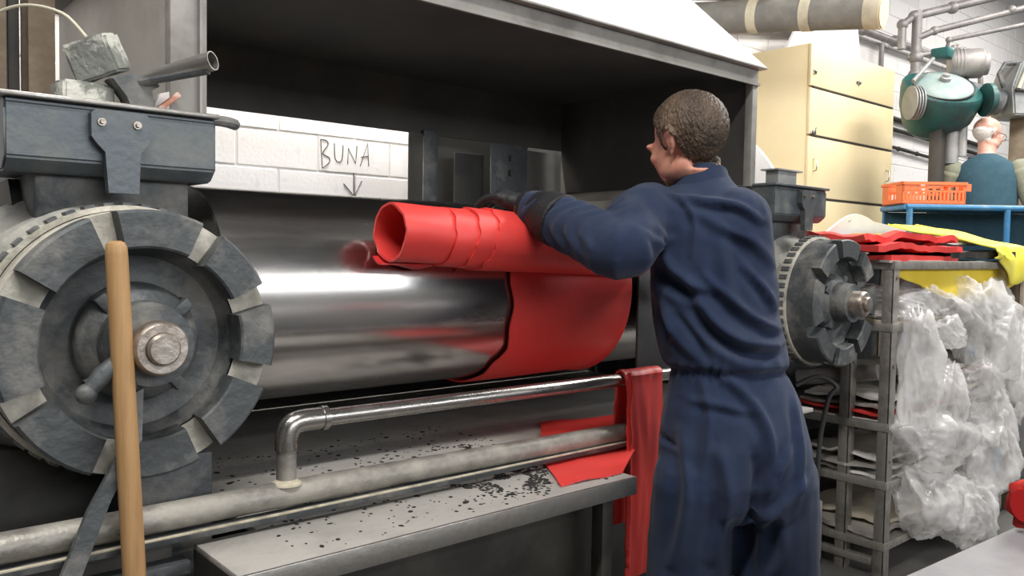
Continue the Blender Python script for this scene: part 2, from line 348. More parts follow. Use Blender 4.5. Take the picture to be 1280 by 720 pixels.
b = B(); box(b, (.64, 1.895, 2.035), (2.94, 1.905, 2.095), .002); box(b, (.64, 1.885, 2.03), (2.94, 1.895, 2.04)); fin(b, 'fascia_channel', 'fascia', hood)
b = B(); box(b, (.62, 1.865, 2.095), (2.96, 1.935, 2.102), .002); fin(b, 'drip_edge', 'fascia', hood)
def slope_roof():
    x0, x1, y0, y1, z0 = .62, 2.96, 1.87, 3.05, 2.104; a, h = .5, .62
    b = B(); v = [b.verts.new(p) for p in [(x0, y0, z0), (x1, y0, z0), (x1, y1, z0), (x0, y1, z0), (x0+a, y0+a, z0+h), (x1-a, y0+a, z0+h), (x1-a, y1-a, z0+h), (x0+a, y1-a, z0+h)]]
    for f in ((0, 1, 5, 4), (1, 2, 6, 5), (2, 3, 7, 6), (3, 0, 4, 7), (4, 5, 6, 7)): b.faces.new([v[i] for i in f])
    thicken(b, .006); return b
fin(slope_roof(), 'sloping_roof', 'white', hood, smooth=False)
b = B(); box(b, (.69, 1.907, 2.085), (2.92, 3.0, 2.094)); fin(b, 'hood_shade_sheet', 'hood', hood)  # flat dark sheet added to keep the hood mouth dark

# back guard plates behind the mill, their shade put into the dark tones
guard = thing('rear_guard', 'dim grey steel guard plates standing behind the rolls', 'machine guard', (2.7, 3.0, 0))
for x0, x1, zt, y, m in ((2.07, 2.145, 1.87, 2.97, 'cast'), (2.29, 2.46, 1.80, 3.04, 'dark'), (2.455, 2.68, 1.855, 2.98, 'cast'), (2.75, 3.02, 1.85, 3.06, 'dark'), (3.03, 3.36, 1.93, 3.03, 'dark'), (2.14, 2.30, 1.5, 3.0, 'dark'), (2.68, 2.76, 1.8, 3.1, 'dark'), (2.12, 3.7, 1.95, 3.16, 'hood')):  # the long last plate is added to darken the gap
    b = B(); box(b, (x0, y, 0), (x1, y+.008, zt), .002); pl = fin(b, 'guard_plate', m, guard)
    for dz in (.05, .12):
        if x0 == 2.455:
            b = B(); box(b, ((x0+x1)/2-.008, y-.002, zt-dz-.03), ((x0+x1)/2+.008, y+.001, zt-dz), .001); fin(b, 'slot', 'grime', pl)
for x in (3.02, 3.40):
    b = B(); box(b, (x-.006, 2.985, 0), (x+.006, 3.0, 1.95)); fin(b, 'edge_strip', 'fascia', guard)

# drip pan and platform
pan = thing('drip_tray', 'wide grey steel drip tray under the rolls scattered with black crumbs', 'tray', (1.8, 1.9, 0))
b = B(); box(b, (.71, 1.60, .765), (2.92, 2.87, .78), .002); fin(b, 'pan', 'tray', pan)
b = B(); box(b, (.583, 1.385, .768), (1.64, 1.6, .78), .001); fin(b, 'front_ledge', 'tray', pan)
b = B(); box(b, (.583, 1.378, .735), (1.64, 1.386, .781), .002); fin(b, 'ledge_lip', 'steel', pan)
b = B(); box(b, (.583, 1.386, .2), (.589, 1.6, .768)); box(b, (.60, 1.56, .2), (1.64, 1.57, .735)); fin(b, 'ledge_apron', 'dark', pan)
for x in (.62, 1.6):
    b = B(); box(b, (x-.02, 1.44, 0), (x+.02, 1.48, .77), .003); fin(b, 'leg', 'dark', pan)
b = B(); box(b, (.71, 2.0, 0), (2.92, 2.8, .76)); fin(b, 'base', 'dark', pan)
b = B(); rnd = random.Random(5)
def crumb(x, y, s):
    t = bmesh.new(); bmesh.ops.create_icosphere(t, subdivisions=1, radius=1)
    bmesh.ops.scale(t, vec=(s*rnd.uniform(.6, 1.6), s*rnd.uniform(.6, 1.6), s*.35), verts=t.verts)
    bmesh.ops.rotate(t, cent=(0, 0, 0), matrix=Matrix.Rotation(rnd.uniform(0, 6), 3, 'Z'), verts=t.verts)
    bmesh.ops.translate(t, vec=(x, y, .7805), verts=t.verts); add(b, t)
for i in range(5000):
    a = rnd.choice([0, 0, 0, 1, 1, 1, 1, 1, 2]); 
    if a == 0: x, y = rnd.gauss(1.36, .07), rnd.gauss(1.56, .055)
    elif a == 1: x, y = rnd.gauss(1.46, .11), rnd.gauss(1.82, .05)
    else: x, y = rnd.uniform(.72, 1.6), rnd.uniform(1.41, 2.2)
    if y < 1.40 or y > 2.5 or x > 1.6: continue
    if a < 2 and nz((x, y, 0), 14) < -.05: continue
    crumb(x, y, abs(rnd.gauss(0, .0026))+.0010)
stuff(fin(b, 'rubber_crumbs', 'grime', pan))

b = B(); box(b, (.71, 2.86, .3), (2.92, 2.87, 1.15)); fin(b, 'rear_shade_plate', 'dark', pan)  # dark plate added so the space under the rolls stays dark
b = B(); box(b, (2.07, 1.752, .96), (2.75, 1.762, 1.40), .003); fin(b, 'roll_shade_plate', 'blackrub', mill)  # black plate added in front of the roll to make its right end dark
# guard rail pipes
rail = thing('guard_rail', 'worn steel pipe guard rail running in front of the rolls', 'rail', (1.6, 1.6, 0))
b = B(); tube(b, [(.85, 1.6, .992), (2.25, 1.6, .985)], .0185, 24); lab(fin(b, 'top_pipe', 'pipe', rail), 'shiny upper pipe')
b = B(); tube(b, [(-.4, 1.6, .842), (.9, 1.6, .842), (2.30, 1.6, .825)], .027, 24); lab(fin(b, 'bottom_pipe', 'pipe2', rail), 'thicker dusty lower pipe')
b = B(); tube(b, smooth_path([(.776, 1.6, .935), (.776, 1.6, .96), (.786, 1.6, .983), (.808, 1.6, .992), (.86, 1.6, .992)], 5), .0235, 20); tube(b, [(.855, 1.6, .992), (.868, 1.6, .992)], .026, 20); fin(b, 'elbow', 'pipe', rail)
b = B(); tube(b, [(.776, 1.6, .85), (.776, 1.6, .945)], .0205, 20); fin(b, 'upright', 'pipe2', rail)
b = B(); lathe(b, (.776, 1.6, .862), (0, 0, 1), [(0, .032), (.004, .031), (.010, .022), (.012, .02)], 24); fin(b, 'weld', 'seam', rail)
b = B(); tube(b, [(2.25, 1.6, 0), (2.25, 1.6, .992)], .0205, 16); fin(b, 'upright', 'pipe2', rail)
b = B(); box(b, (-.4, 1.575, .795), (2.25, 1.60, .812), .002); fin(b, 'angle_edge', 'cast', rail)
b = B(); box(b, (-.4, 1.570, .808), (2.25, 1.577, .8125), .001); fin(b, 'sealant_strip', 'seam', rail)
# base beam under the left wheel
plinth = thing('mill_plinth', 'dark dusty base beam and plates below the left wheel', 'machine base', (.3, 1.7, 0))
b = B(); box(b, (-.4, 1.62, 0), (.55, 1.72, .80), .004); fin(b, 'beam', 'dark', plinth)
b = B(); box(b, (-.4, 1.575, .73), (.57, 1.62, .755), .003); fin(b, 'flange', 'cast', plinth)
b = B(); box(b, (.50, 1.70, .60), (.66, 1.86, .93), .006); fin(b, 'foot_block', 'cast', plinth)
b = B(); box(b, (-.5, 1.86, 0), (.50, 2.0, .95), .006); fin(b, 'back_plate', 'dark', plinth)

# ---------------- red rubber ----------------
def on_roll(x, ang, off=.008):   # ang measured from the front horizontal, up positive
    return Vector((x, RC[0]-(RR+off)*math.cos(ang), RC[1]+(RR+off)*math.sin(ang)))
TY, TZ = 1.727, 1.402
sheet = thing('red_rubber_sheet', 'bright red rubber sheet wrapped on the front roll and coiled into a tube above it', 'rubber sheet', (1.8, 1.9, 0))
b = B(); rows = []; nr = 46; ncx = 40
for i in range(nr):
    f = i/(nr-1); row = []
    for j in range(ncx):
        g = j/(ncx-1)
        if f < .70:
            ang = R(-100+f/.70*128)
        else: ang = None
        zz = 1.0+f*.4
        xl = 1.535 + .010*math.sin(f*40)*(.3+f) + .012*nz((f*9, 0, 3), 1) + (.02*math.sin(f*5))
        if .30 < f < .36: xl += .006
        x = xl+(2.045-xl)*g
        if ang is not None: p = on_roll(x, ang, .009+.0035*nz((x*4, f*5, 0), 1)+(.006*math.exp(-((1-g)/.03)**2)))
        else:
            q = (f-.70)/.30; p0 = on_roll(x, R(28), .009)
            e = Vector((x, TY+.035, TZ-.078)); p = p0.lerp(e, q)+Vector((0, .0, -.010*math.sin(q*math.pi)))
        row.append(b.verts.new(p))
    rows.append(row)
for i in range(nr-1):
    for j in range(ncx-1): b.faces.new((rows[i][j], rows[i][j+1], rows[i+1][j+1], rows[i+1][j]))
bmesh.ops.recalc_face_normals(b, faces=b.faces[:]); thicken(b, abs(-.005))
fin(b, 'wrapped_sheet', 'red', sheet)
# rolled tube : staggered wraps
def wrap(name, x0, x1, r0, r1, seed, th=.006, jag=.006, slant=0):
    b = B(); n = 72; m = 34; g = []
    for i in range(m):
        f = i/(m-1); row = []
        for k in range(n):
            a = 2*math.pi*k/n
            xs = x0+slant*math.sin(a)+.6*jag*nz((math.cos(a)*2.2, math.sin(a)*2.2, seed), 1.6)+jag*.25*nz((math.cos(a)*6, math.sin(a)*6, seed), 1)
            x = xs+(x1-xs)*f
            h = (x-1.1)/.95; r = r0+(r1-r0)*f + .004*nz((x*7, math.cos(a)*1.5, math.sin(a)*1.5), 1, seed)
            cy = TY+.02*h*h + .02*max(h, 0); cz = TZ-.004-.045*max(0, h)**1.2
            sq = 1-.22*max(0, h)   # flattens to the right where the arm presses it
            row.append(b.verts.new((x, cy-r*math.cos(a), cz+r*sq*math.sin(a))))
        g.append(row)
    skin(b, g, cap=False)
    bmesh.ops.recalc_face_normals(b, faces=b.faces[:]); thicken(b, abs(th))
    return fin(b, name, 'red', sheet)
wrap('tube_wrap', 1.105, 2.02, .073, .082, 1)
wrap('tube_wrap', 1.255, 2.03, .080, .087, 2, jag=.008, slant=.010)
wrap('tube_wrap', 1.325, 2.04, .086, .091, 3, jag=.014, slant=.016)
wrap('tube_wrap', 1.385, 2.05, .091, .096, 4, jag=.022, slant=.022)
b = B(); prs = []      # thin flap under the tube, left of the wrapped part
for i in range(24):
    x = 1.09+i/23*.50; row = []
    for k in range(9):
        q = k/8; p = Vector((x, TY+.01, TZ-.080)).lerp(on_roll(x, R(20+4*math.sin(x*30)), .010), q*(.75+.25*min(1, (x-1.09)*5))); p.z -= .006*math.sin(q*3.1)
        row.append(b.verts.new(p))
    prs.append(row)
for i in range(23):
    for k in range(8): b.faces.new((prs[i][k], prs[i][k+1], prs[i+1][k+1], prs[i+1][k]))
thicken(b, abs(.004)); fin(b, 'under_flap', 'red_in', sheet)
# flap over the rail
b = B(); prof = []
for z in np.linspace(.40, .99, 26): prof.append((1.6-.026-.012*math.sin((z-.4)*6), z))
for a in np.linspace(0, math.pi, 10)[1:]: prof.append((1.6-.026*math.cos(a), .99+.026*math.sin(a)))
for z in np.linspace(.97, .55, 14): prof.append((1.628, z))
g = []
for j in range(22):
    q = j/21; row = []
    for k, (y, z) in enumerate(prof):
        e = .010*nz((z*14, k*.1, 5), 1)+.006*nz((z*40, 0, 9), 1)
        row.append(b.verts.new((1.818+q*.165+(1-q)*e + .012*(1-z), y+.006*nz((q*6, z*5, 0), 1)-(.010*math.exp(-(q/.05)**2) if k < 26 else 0), z)))
    g.append(row)
for j in range(21):
    for k in range(len(prof)-1): b.faces.new((g[j][k], g[j][k+1], g[j+1][k+1], g[j+1][k]))
thicken(b, abs(.007))
o = fin(b, 'red_rubber_strip', 'red', None); tag(o, 'long red rubber strip hanging over the guard rail beside the worker', 'rubber strip')
b = B(); tube(b, [(1.814+.012*(1-z)+.010*nz((z*14, 0, 5), 1)+.005*nz((z*60, 0, 2), 1), 1.562-.006*nz((z*30, 3, 0), 1), z) for z in np.linspace(.40, 1.01, 60)], [.006+.003*abs(nz((z*50, 0, 8), 1)) for z in np.linspace(.40, 1.01, 60)], 8)
fin(b, 'ragged_edge', 'red', o)
# scrap on the tray
b = B(); g = []
A0, A1, A2, A3 = Vector((1.40, 1.425, 0)), Vector((1.62, 1.42, 0)), Vector((1.50, 1.72, 0)), Vector((2.25, 1.88, 0))
def scrap_poly(u, v):
    l = Vector((1.415, 1.43, 0)).lerp(Vector((1.56, 1.66, 0)), min(1, v*1.5)) if v < .66 else Vector((1.56, 1.66, 0)).lerp(Vector((1.88, 2.0, 0)), (v-.66)/.34)
    r_ = Vector((1.63, 1.42, 0)).lerp(Vector((2.35, 1.9, 0)), v); return l.lerp(r_, u)
for i in range(22):
    row = []
    for k in range(22):
        p = scrap_poly(i/21, k/21); p.z = .7855+.010*abs(nz((p.x*7, p.y*7, 0), 1)); row.append(b.verts.new(p))
    g.append(row)
for i in range(21):
    for k in range(21): b.faces.new((g[i][k], g[i+1][k], g[i+1][k+1], g[i][k+1]))
thicken(b, abs(.005))
tag(fin(b, 'red_rubber_scrap', 'red', None), 'flat red rubber scrap lying on the drip tray under the rail', 'rubber scrap')

# ---------------- wooden handle, crank bar ----------------
pole = thing('shovel_handle', 'upright round wooden handle standing in front of the big left wheel', 'handle', (.455, 1.53, 0))
b = B(); pts = [(.478, 1.515, .0), (.452, 1.53, .785), (.429, 1.542, 1.34), (.4286, 1.5425, 1.352), (.428, 1.543, 1.36), (.4278, 1.543, 1.364)]
tube(b, pts, [.0195, .0195, .0185, .0180, .0150, .008], 24); fin(b, 'shaft', 'wood', pole)
bar = thing('crank_bar', 'dark flat steel bar slanting down behind the wooden handle', 'lever', (.40, 1.55, 0))
b = B(); fr_ = [(.466, 1.575, 1.09), (.455, 1.556, 1.0), (.40, 1.552, .90), (.35, 1.545, .78), (.28, 1.54, .55)]
u_ = Vector((.92, 0, .38))
skin(b, [ring(b, p, u_, (0, 1, 0), w_, .009, 4, math.pi/4) for p, w_ in zip(fr_, (.024, .027, .03, .032, .032))]); bo = fin(b, 'flat_bar', 'cast', bar, smooth=False)
b = B(); tube(b, [(.385, 1.545, 1.105), (.405, 1.545, 1.13), (.435, 1.55, 1.155)], [.013, .017, .014], 14); ball(b, (.380, 1.545, 1.10), .018, 14); fin(b, 'grip', 'cast', bar)
b = B(); tube(b, [(.435, 1.55, 1.155), (.46, 1.57, 1.10)], .012, 12); fin(b, 'grip_link', 'cast', bar)

# ---------------- things on the left guard box ----------------
def chunk(name, c, s, rotm, label, seed, cuts=6):
    t = bmesh.new(); bmesh.ops.create_cube(t, size=1); bmesh.ops.scale(t, vec=s, verts=t.verts)
    bmesh.ops.bevel(t, geom=t.edges[:], offset=.006, segments=2, affect='EDGES')
    bmesh.ops.subdivide_edges(t, edges=t.edges[:], cuts=2, use_grid_fill=True)
    for v in t.verts: v.co += v.co.normalized()*.0035*nz(v.co, 60, seed)
    bmesh.ops.transform(t, matrix=rotm.to_4x4(), verts=t.verts); bmesh.ops.translate(t, vec=c, verts=t.verts)
    return tag(fin(t, name, 'concretech', None), label, 'block')
chunk('chalky_block', (.472, 1.93, 1.669), (.105, .07, .05), Matrix.Rotation(R(10), 3, 'Z'), 'low chalky grey block lying flat on the left guard box', 2)
chunk('chalky_block', (.500, 1.93, 1.752), (.095, .08, .082), Matrix.Rotation(R(24), 3, 'Y').inverted() @ Matrix.Rotation(R(-38), 3, 'Z'), 'upper chalky grey block tilted on top of the flat one', 4)
ax = thing('pipe_tool', 'grey steel pipe handled tool with splayed socket lying on the left guard box', 'tool', (.58, 1.88, 1.642))
b = B()
a_, e_ = Vector((.565, 1.905, 1.708)), Vector((.679, 1.75, 1.747)); d_ = (e_-a_).normalized(); u = d_.orthogonal().normalized(); v = d_.cross(u); 
L_ = (e_-a_).length
rg = [ring(b, a_+d_*t_*L_, u, v, ro, ro*fl, 28) for t_, ro, fl in ((0, .013, .6), (.15, .015, .8), (.35, .0165, .95), (1, .0205, 1), (1, .0178, 1), (.3, .013, 1))]
skin(b, rg, cap=False); fin(b, 'pipe_handle', 'steel', ax)
b = B(); tube(b, [(.555, 1.893, 1.700), (.672, 1.757, 1.727)], .009, 10); fin(b, 'side_rod', 'cast', ax)
b = B(); prism(b, [(.51, 1.87, 1.705), (.56, 1.87, 1.722), (.60, 1.87, 1.715), (.612, 1.87, 1.70), (.59, 1.87, 1.690), (.600, 1.87, 1.665), (.602, 1.87, 1.643), (.55, 1.87, 1.643), (.545, 1.87, 1.672)], (0, .055, 0)); bmesh.ops.bevel(b, geom=b.edges[:], offset=.003, segments=1, affect='EDGES'); fin(b, 'socket_plate', 'cast', ax)
b = B(); box(b, (.612, 1.87, 1.645), (.672, 1.885, 1.657), .002, Matrix.Rotation(R(-42), 3, 'Y'), (.612, 1.87, 1.645)); tag(fin(b, 'copper_stick', 'copper', None), 'small pinkish brown stick leaning behind the pipe tool', 'stick')
b = B(); prism(b, [(.60, 1.90, 1.645), (.69, 1.90, 1.645), (.69, 1.90, 1.655), (.665, 1.90, 1.705), (.62, 1.90, 1.69)], (0, .012, 0)); tag(fin(b, 'pale_board', 'pale', None, smooth=False), 'pale board propped behind the pinkish stick', 'board')
b = B(); tube(b, smooth_path([(.30, 2.15, 1.80), (.335, 2.12, 1.845), (.39, 2.06, 1.868), (.45, 2.0, 1.85), (.487, 1.96, 1.80)], 8), .0035, 8); tag(fin(b, 'wire_loop', 'wire', None), 'pale bent wire arching over the chalky blocks', 'wire')

# ---------------- worker ----------------
RH = Vector((.7545, -.6561, 0)); FH = Vector((.6561, .7545, 0)); UP = Vector((0, 0, 1))
def figure(rows, limbs, balls=(), sc=1.0, lat=RH, dep=FH, vox=.009, sm=3):
    b = B()
    rg = [ring(b, c, lat, dep, w*sc, t*sc, 32) for c, w, t in rows]; skin(b, rg)
    for pts, rs in limbs:
        pp = smooth_path(pts, 5); rr = np.interp(np.linspace(0, len(rs)-1, len(pp)), range(len(rs)), rs)*sc
        tube(b, pp, list(rr), 20); ball(b, pp[0], rr[0], 14); ball(b, pp[-1], rr[-1], 14)
    for c, s in balls: ball(b, c, s, 16)
    return remesh(b, vox, sm)
V = Vector
LS, LE, LW, LT = V((1.735, 1.44, 1.461)), V((1.545, 1.375, 1.368)), V((1.535, 1.665, 1.468)), V((1.500, 1.77, 1.505))
lean = V((.014, .017, 0))
rows = [(V((1.836, 1.336, 1.572)), .058, .058), (V((1.836, 1.334, 1.55)), .070, .070), (V((1.829, 1.336, 1.522)), .108, .088), (V((1.818, 1.342, 1.483)), .150, .112), (V((1.826, 1.330, 1.416)), .156, .128), (V((1.838, 1.316, 1.31)), .158, .130),
        (V((1.850, 1.298, 1.183)), .166, .128), (V((1.862, 1.285, 1.11)), .170, .130), (V((1.867, 1.277, 1.072)), .166, .128), (V((1.871, 1.272, 1.050)), .150, .112), (V((1.874, 1.268, 1.02)), .160, .120), (V((1.878, 1.261, .972)), .178, .135),
        (V((1.882, 1.252, .86)), .200, .155), (V((1.884, 1.246, .77)), .206, .158), (V((1.885, 1.243, .70)), .200, .14), (V((1.885, 1.243, .66)), .15, .10)]
ls, le, lw = LS, LE, LW
rs_, re_, rw_ = V((1.845, 1.232, 1.452)), V((1.908, 1.235, 1.215)), V((2.07, 1.50, 1.29))
lh, rh2 = V((1.792, 1.298, .76)), V((1.962, 1.186, .76))
lk, rk = V((1.800, 1.330, .48)), V((1.985, 1.175, .48)); la, ra = V((1.790, 1.30, .09)), V((2.0, 1.13, .09))
limbs = [([ls, ls.lerp(le, .5)+V((0, 0, .004)), le, le.lerp(lw, .6), lw], [.086, .086, .080, .068, .058]),
         ([rs_, rs_.lerp(re_, .5), re_, re_.lerp(rw_, .6), rw_], [.080, .075, .072, .06, .05]),
         ([lh, lk, la], [.120, .112, .092]), ([rh2, rk, ra], [.122, .112, .092])]
me = figure(rows, limbs, vox=.0075, sm=3)
n = len(me.vertices); co = np.zeros(n*3, np.float32); no = np.zeros(n*3, np.float32); me.vertices.foreach_get('co', co); me.vertices.foreach_get('normal', no)
co = co.reshape(-1, 3).astype(float); no = no.reshape(-1, 3).astype(float)
rh = np.array(RH); fh = np.array(FH); U = co@rh; Dp = co@fh; Z = co[:, 2]; D = np.zeros(n)
back = np.clip(-(no@fh)*1.6+.25, 0, 1)
def uv(px, py, d=2.1): return ((px-640)/1037*d, 1.36-(py-312-(px-640)*.0168)/1037*d)
def fold(pts, h, wd, d=2.1, mask=None, valley=.6):
    global D
    q = np.array([uv(x, y, d) for x, y in pts]); q = np.array([tuple(a)[:2] for a in smooth_path([(a, b_, 0) for a, b_ in q], 5)])
    best = np.full(n, 9.); sg = np.zeros(n); tt = np.zeros(n)
    for i in range(len(q)-1):
        a, e = q[i], q[i+1]-q[i]; L2 = e@e+1e-9; t = np.clip(((U-a[0])*e[0]+(Z-a[1])*e[1])/L2, 0, 1)
        dx, dy = U-a[0]-t*e[0], Z-a[1]-t*e[1]; dd = np.hypot(dx, dy); s = dx*e[1]-dy*e[0]
        m = dd < best; best[m] = dd[m]; sg[m] = np.sign(s[m]); tt[m] = (i+t[m])/(len(q)-1)
    sd = best*sg; tp = np.sin(np.clip(tt*.9+.05, 0, 1)*math.pi)**.6
    k = h*tp*(np.exp(-(sd/wd)**2)-valley*np.exp(-((sd-1.7*wd)/(1.3*wd))**2))
    D += 1.9*k*(back if mask is None else mask)
# back and shoulder folds
fold([(842, 242), (858, 258), (866, 285), (862, 320)], .006, .007)
fold([(852, 246), (880, 252), (915, 258), (945, 276)], .009, .010)
fold([(860, 262), (900, 285), (935, 300), (966, 330)], .006, .013)
fold([(824, 300), (838, 330), (860, 352), (884, 362)], .011, .012)
fold([(816, 330), (835, 352), (866, 372)], -.009, .012)
fold([(862, 356), (885, 395), (915, 420), (950, 430), (980, 432)], .012, .013)
fold([(880, 345), (915, 378), (950, 402), (978, 412)], .011, .012)
fold([(868, 385), (888, 415), (925, 440), (965, 446)], -.010, .012)
fold([(925, 330), (950, 355), (970, 380)], .007, .010)
fold([(835, 390), (850, 420), (868, 446)], .008, .009)
fold([(850, 395), (872, 425), (884, 448)], -.007, .009)
fold([(822, 360), (842, 400), (846, 440)], .007, .010)
fold([(900, 300), (905, 350), (925, 392)], .005, .016)
# trousers
fold([(905, 470), (932, 492), (955, 530), (966, 580)], .009, .013)
fold([(880, 472), (888, 520), (880, 590)], .006, .012)
fold([(866, 500), (905, 505), (935, 512)], .006, .010)
fold([(940, 560), (948, 600), (944, 660), (950, 730)], -.020, .018, valley=-.2)
fold([(985, 560), (965, 590), (950, 620)], .008, .012)
fold([(1008, 600), (985, 620), (955, 650)], .007, .012)
fold([(900, 560), (910, 620), (900, 700)], .009, .016)
fold([(858, 540), (862, 620), (850, 710)], .009, .014)
fold([(980, 640), (985, 690), (970, 730)], .009, .014)
fold([(832, 470), (826, 505), (832, 548), (846, 560)], -.012, .007)
fold([(838, 470), (833, 505), (839, 545)], .009, .006)
fold([(1000, 500), (1004, 560), (1000, 620)], .006, .010)
# elastic waist pleats
ubump = np.exp(-((Z-1.052)/.022)**2); pl = np.sin(U*520)*.0035+np.sin(U*330+1)*.002
cmask = np.exp(-((U-uv(875, 460)[0])/.09)**4)
D += back*ubump*cmask*pl - .004*np.exp(-((Z-1.052)/.010)**2)
ub2 = np.exp(-((Z-1.052)/.05)**2); D += back*ub2*cmask*np.sin(U*260)*.0022
# sleeve folds : rings along the left arm
A = np.array(ls); E_ = np.array(le); W_ = np.array(lw)
for (p0, p1, fr, amp, ph) in ((A, E_, 95, .005, 0), (E_, W_, 120, .006, 1)):
    e = p1-p0; L = np.linalg.norm(e); t = (co-p0)@e/L; rad = np.linalg.norm((co-p0)-np.outer(t, e/L), axis=1)
    m = np.exp(-np.clip((rad-.085)/.02, 0, 9)**2)*np.clip(t/.04, 0, 1)*np.clip((L-t)/.02+.5, 0, 1)*((t > 0) & (t < L+.02))
    D += m*amp*np.sin(t*fr+3*np.sin(Z*38+ph)+co[:, 0]*24)*(.6+.4*np.sin(Z*60))
# soft random rumple
rp = np.array([noise.noise(V((c[0]*11, c[1]*11, c[2]*7)))*.005+noise.noise(V((c[0]*26+5, c[1]*26, c[2]*15)))*.0022 for c in co]); D += rp
co += no*D[:, None]
me.vertices.foreach_set('co', co.ravel()); me.update(); me.shade_smooth()
overall_mesh = me

# head, in local space: x right, y forward, z up, centre at the ear line
def head_bm(bald=False):
    b = B()
    ball(b, (0, -.012, .035), (.074, .094, .085), 28)          # cranium
    ball(b, (0, .045, -.02), (.060, .052, .082), 24)           # face
    ball(b, (0, .048, -.082), (.034, .034, .026), 16)          # chin
    for s in (-1, 1):
        ball(b, (s*.040, .02, -.055), (.024, .050, .030), 14)  # jaw
        ball(b, (s*.040, .070, -.018), (.020, .018, .018), 12) # cheek
        ball(b, (s*.026, .090, .018), (.026, .012, .009), 12)  # brow
        ball(b, (s*.031, .080, .004), (.013, .012, .011), 12)  # eye
        # ear
        b2 = smooth_path([(s*.070, -.004, -.022), (s*.079, -.014, -.008), (s*.084, -.022, .014), (s*.082, -.012, .026), (s*.075, .0, .018)], 4)
        tube(b, b2, [.006]*len(b2), 8); ball(b, (s*.073, -.008, .0), (.006, .014, .022), 12); ball(b, (s*.073, -.003, -.024), (.006, .007, .009), 8)
    tube(b, [(0, .092, .010), (0, .099, -.008), (0, .106, -.024)], [.008, .009, .011], 12); ball(b, (0, .105, -.027), (.014, .012, .009), 12)  # nose
    ball(b, (0, .086, -.052), (.024, .012, .006), 12); ball(b, (0, .085, -.062), (.021, .012, .007), 12)   # lips
    return b
def place_head(b, c, fwd, up=UP, sc=1.0):
    f = V(fwd).normalized(); r = f.cross(V(up)).normalized(); u = r.cross(f)
    m = Matrix((r, f, u)).transposed().to_4x4(); m = Matrix.Translation(c) @ m @ Matrix.Scale(sc, 4)
    bmesh.ops.transform(b, matrix=m, verts=b.verts); return m
def hand_bm(b, wrist, fdir, nrm, side, curl=.5, sc=1.0):
    f = V(fdir).normalized(); nn = V(nrm); nn = (nn-f*nn.dot(f)).normalized(); s = f.cross(nn)*side    # s points to the thumb side
    def P_(a, b_, c): return V(wrist)+(f*a+s*b_+nn*c)*sc
    for k in range(6): ball(b, P_(.012+.015*k, .0, 0), (.034*sc, .034*sc, .026*sc) if k > 2 else (.029*sc,)*3, 12)
    for k in range(4):
        ball(b, P_(.084, .030-.020*k, .0), .0145*sc, 10)
    lens = [(.040, .026, .020), (.044, .029, .022), (.041, .027, .021), (.032, .021, .018)]
    for k, L in enumerate(lens):
        p = P_(.086, .031-.021*k, .003); pts = [p]; a = R(8); spread = (1.5-k)*.08
        for l in L:
            a += curl*R(32); d = (f*math.cos(a)-nn*math.sin(a)+s*spread).normalized(); p = p+d*l*sc; pts.append(p)
        tube(b, smooth_path(pts, 4), list(np.linspace(.0115, .0085, 13)*sc), 10); ball(b, pts[-1], .0085*sc, 8)
    pts = [P_(.025, .028, -.004), P_(.055, .052, -.014), P_(.082, .060, -.028), P_(.102, .058, -.040)]
    tube(b, smooth_path(pts, 4), list(np.linspace(.016, .010, 13)*sc), 10); ball(b, pts[-1], .010*sc, 8)
HC = V((1.802, 1.368, 1.648)); HF = V((.06, .97, -.20)); HUP = V((-.06, .08, 1))
b = head_bm(); place_head(b, HC, HF, HUP, 1.07)
tube(b, [HC+V((.006, -.03, -.05)), V((1.822, 1.345, 1.56)), V((1.832, 1.336, 1.50))], [.058, .056, .066], 20)
rg = [ring(b, c, RH, FH, w*.66, t*.62, 28) for c, w, t in rows[3:-2]]; skin(b, rg)
for pts, rs in limbs:
    pp = smooth_path(pts, 4); rr = np.interp(np.linspace(0, len(rs)-1, len(pp)), range(len(rs)), rs)*.62; tube(b, pp, list(rr), 16); ball(b, pp[0], rr[0], 12); ball(b, pp[-1], rr[-1], 12)
lhd, rhd = LT-LW, V((.06, .10, -.01))
for wr, hd in ((lw, lhd), (rw_, rhd)): tube(b, [wr, wr+hd.normalized()*.10], [.03, .024], 12)
for a in (la, ra): tube(b, [a, a+V((.03, .06, -.05))+FH*.06], [.05, .035], 12)
bme2 = remesh(b, .0062, 2)
worker = link('person', bme2, 'skin'); tag(worker, 'man in navy overalls seen from behind, reaching out to the red rubber roll', 'person')
ov = link('overalls', overall_mesh, 'bluecloth', worker)
# collar
b = B(); cc = V((1.835, 1.335, 1.553)); g = []
for k in range(37):
    a = 2*math.pi*k/36; u = RH*math.cos(a)+FH*math.sin(a); bk_ = max(0, -math.sin(a)); hgt = .014+.020*bk_
    g.append([b.verts.new(cc+V((-.004, .006, 0))*1+u*r_+UP*z_) for r_, z_ in ((.080, -.026), (.074, -.006), (.064, .004+hgt), (.061, .006+hgt), (.060, -.02))])
for k in range(36):
    for j in range(4): b.faces.new((g[k][j], g[k+1][j], g[k+1][j+1], g[k][j+1]))
thicken(b, abs(.002)); fin(b, 'collar', 'bluecloth', ov)
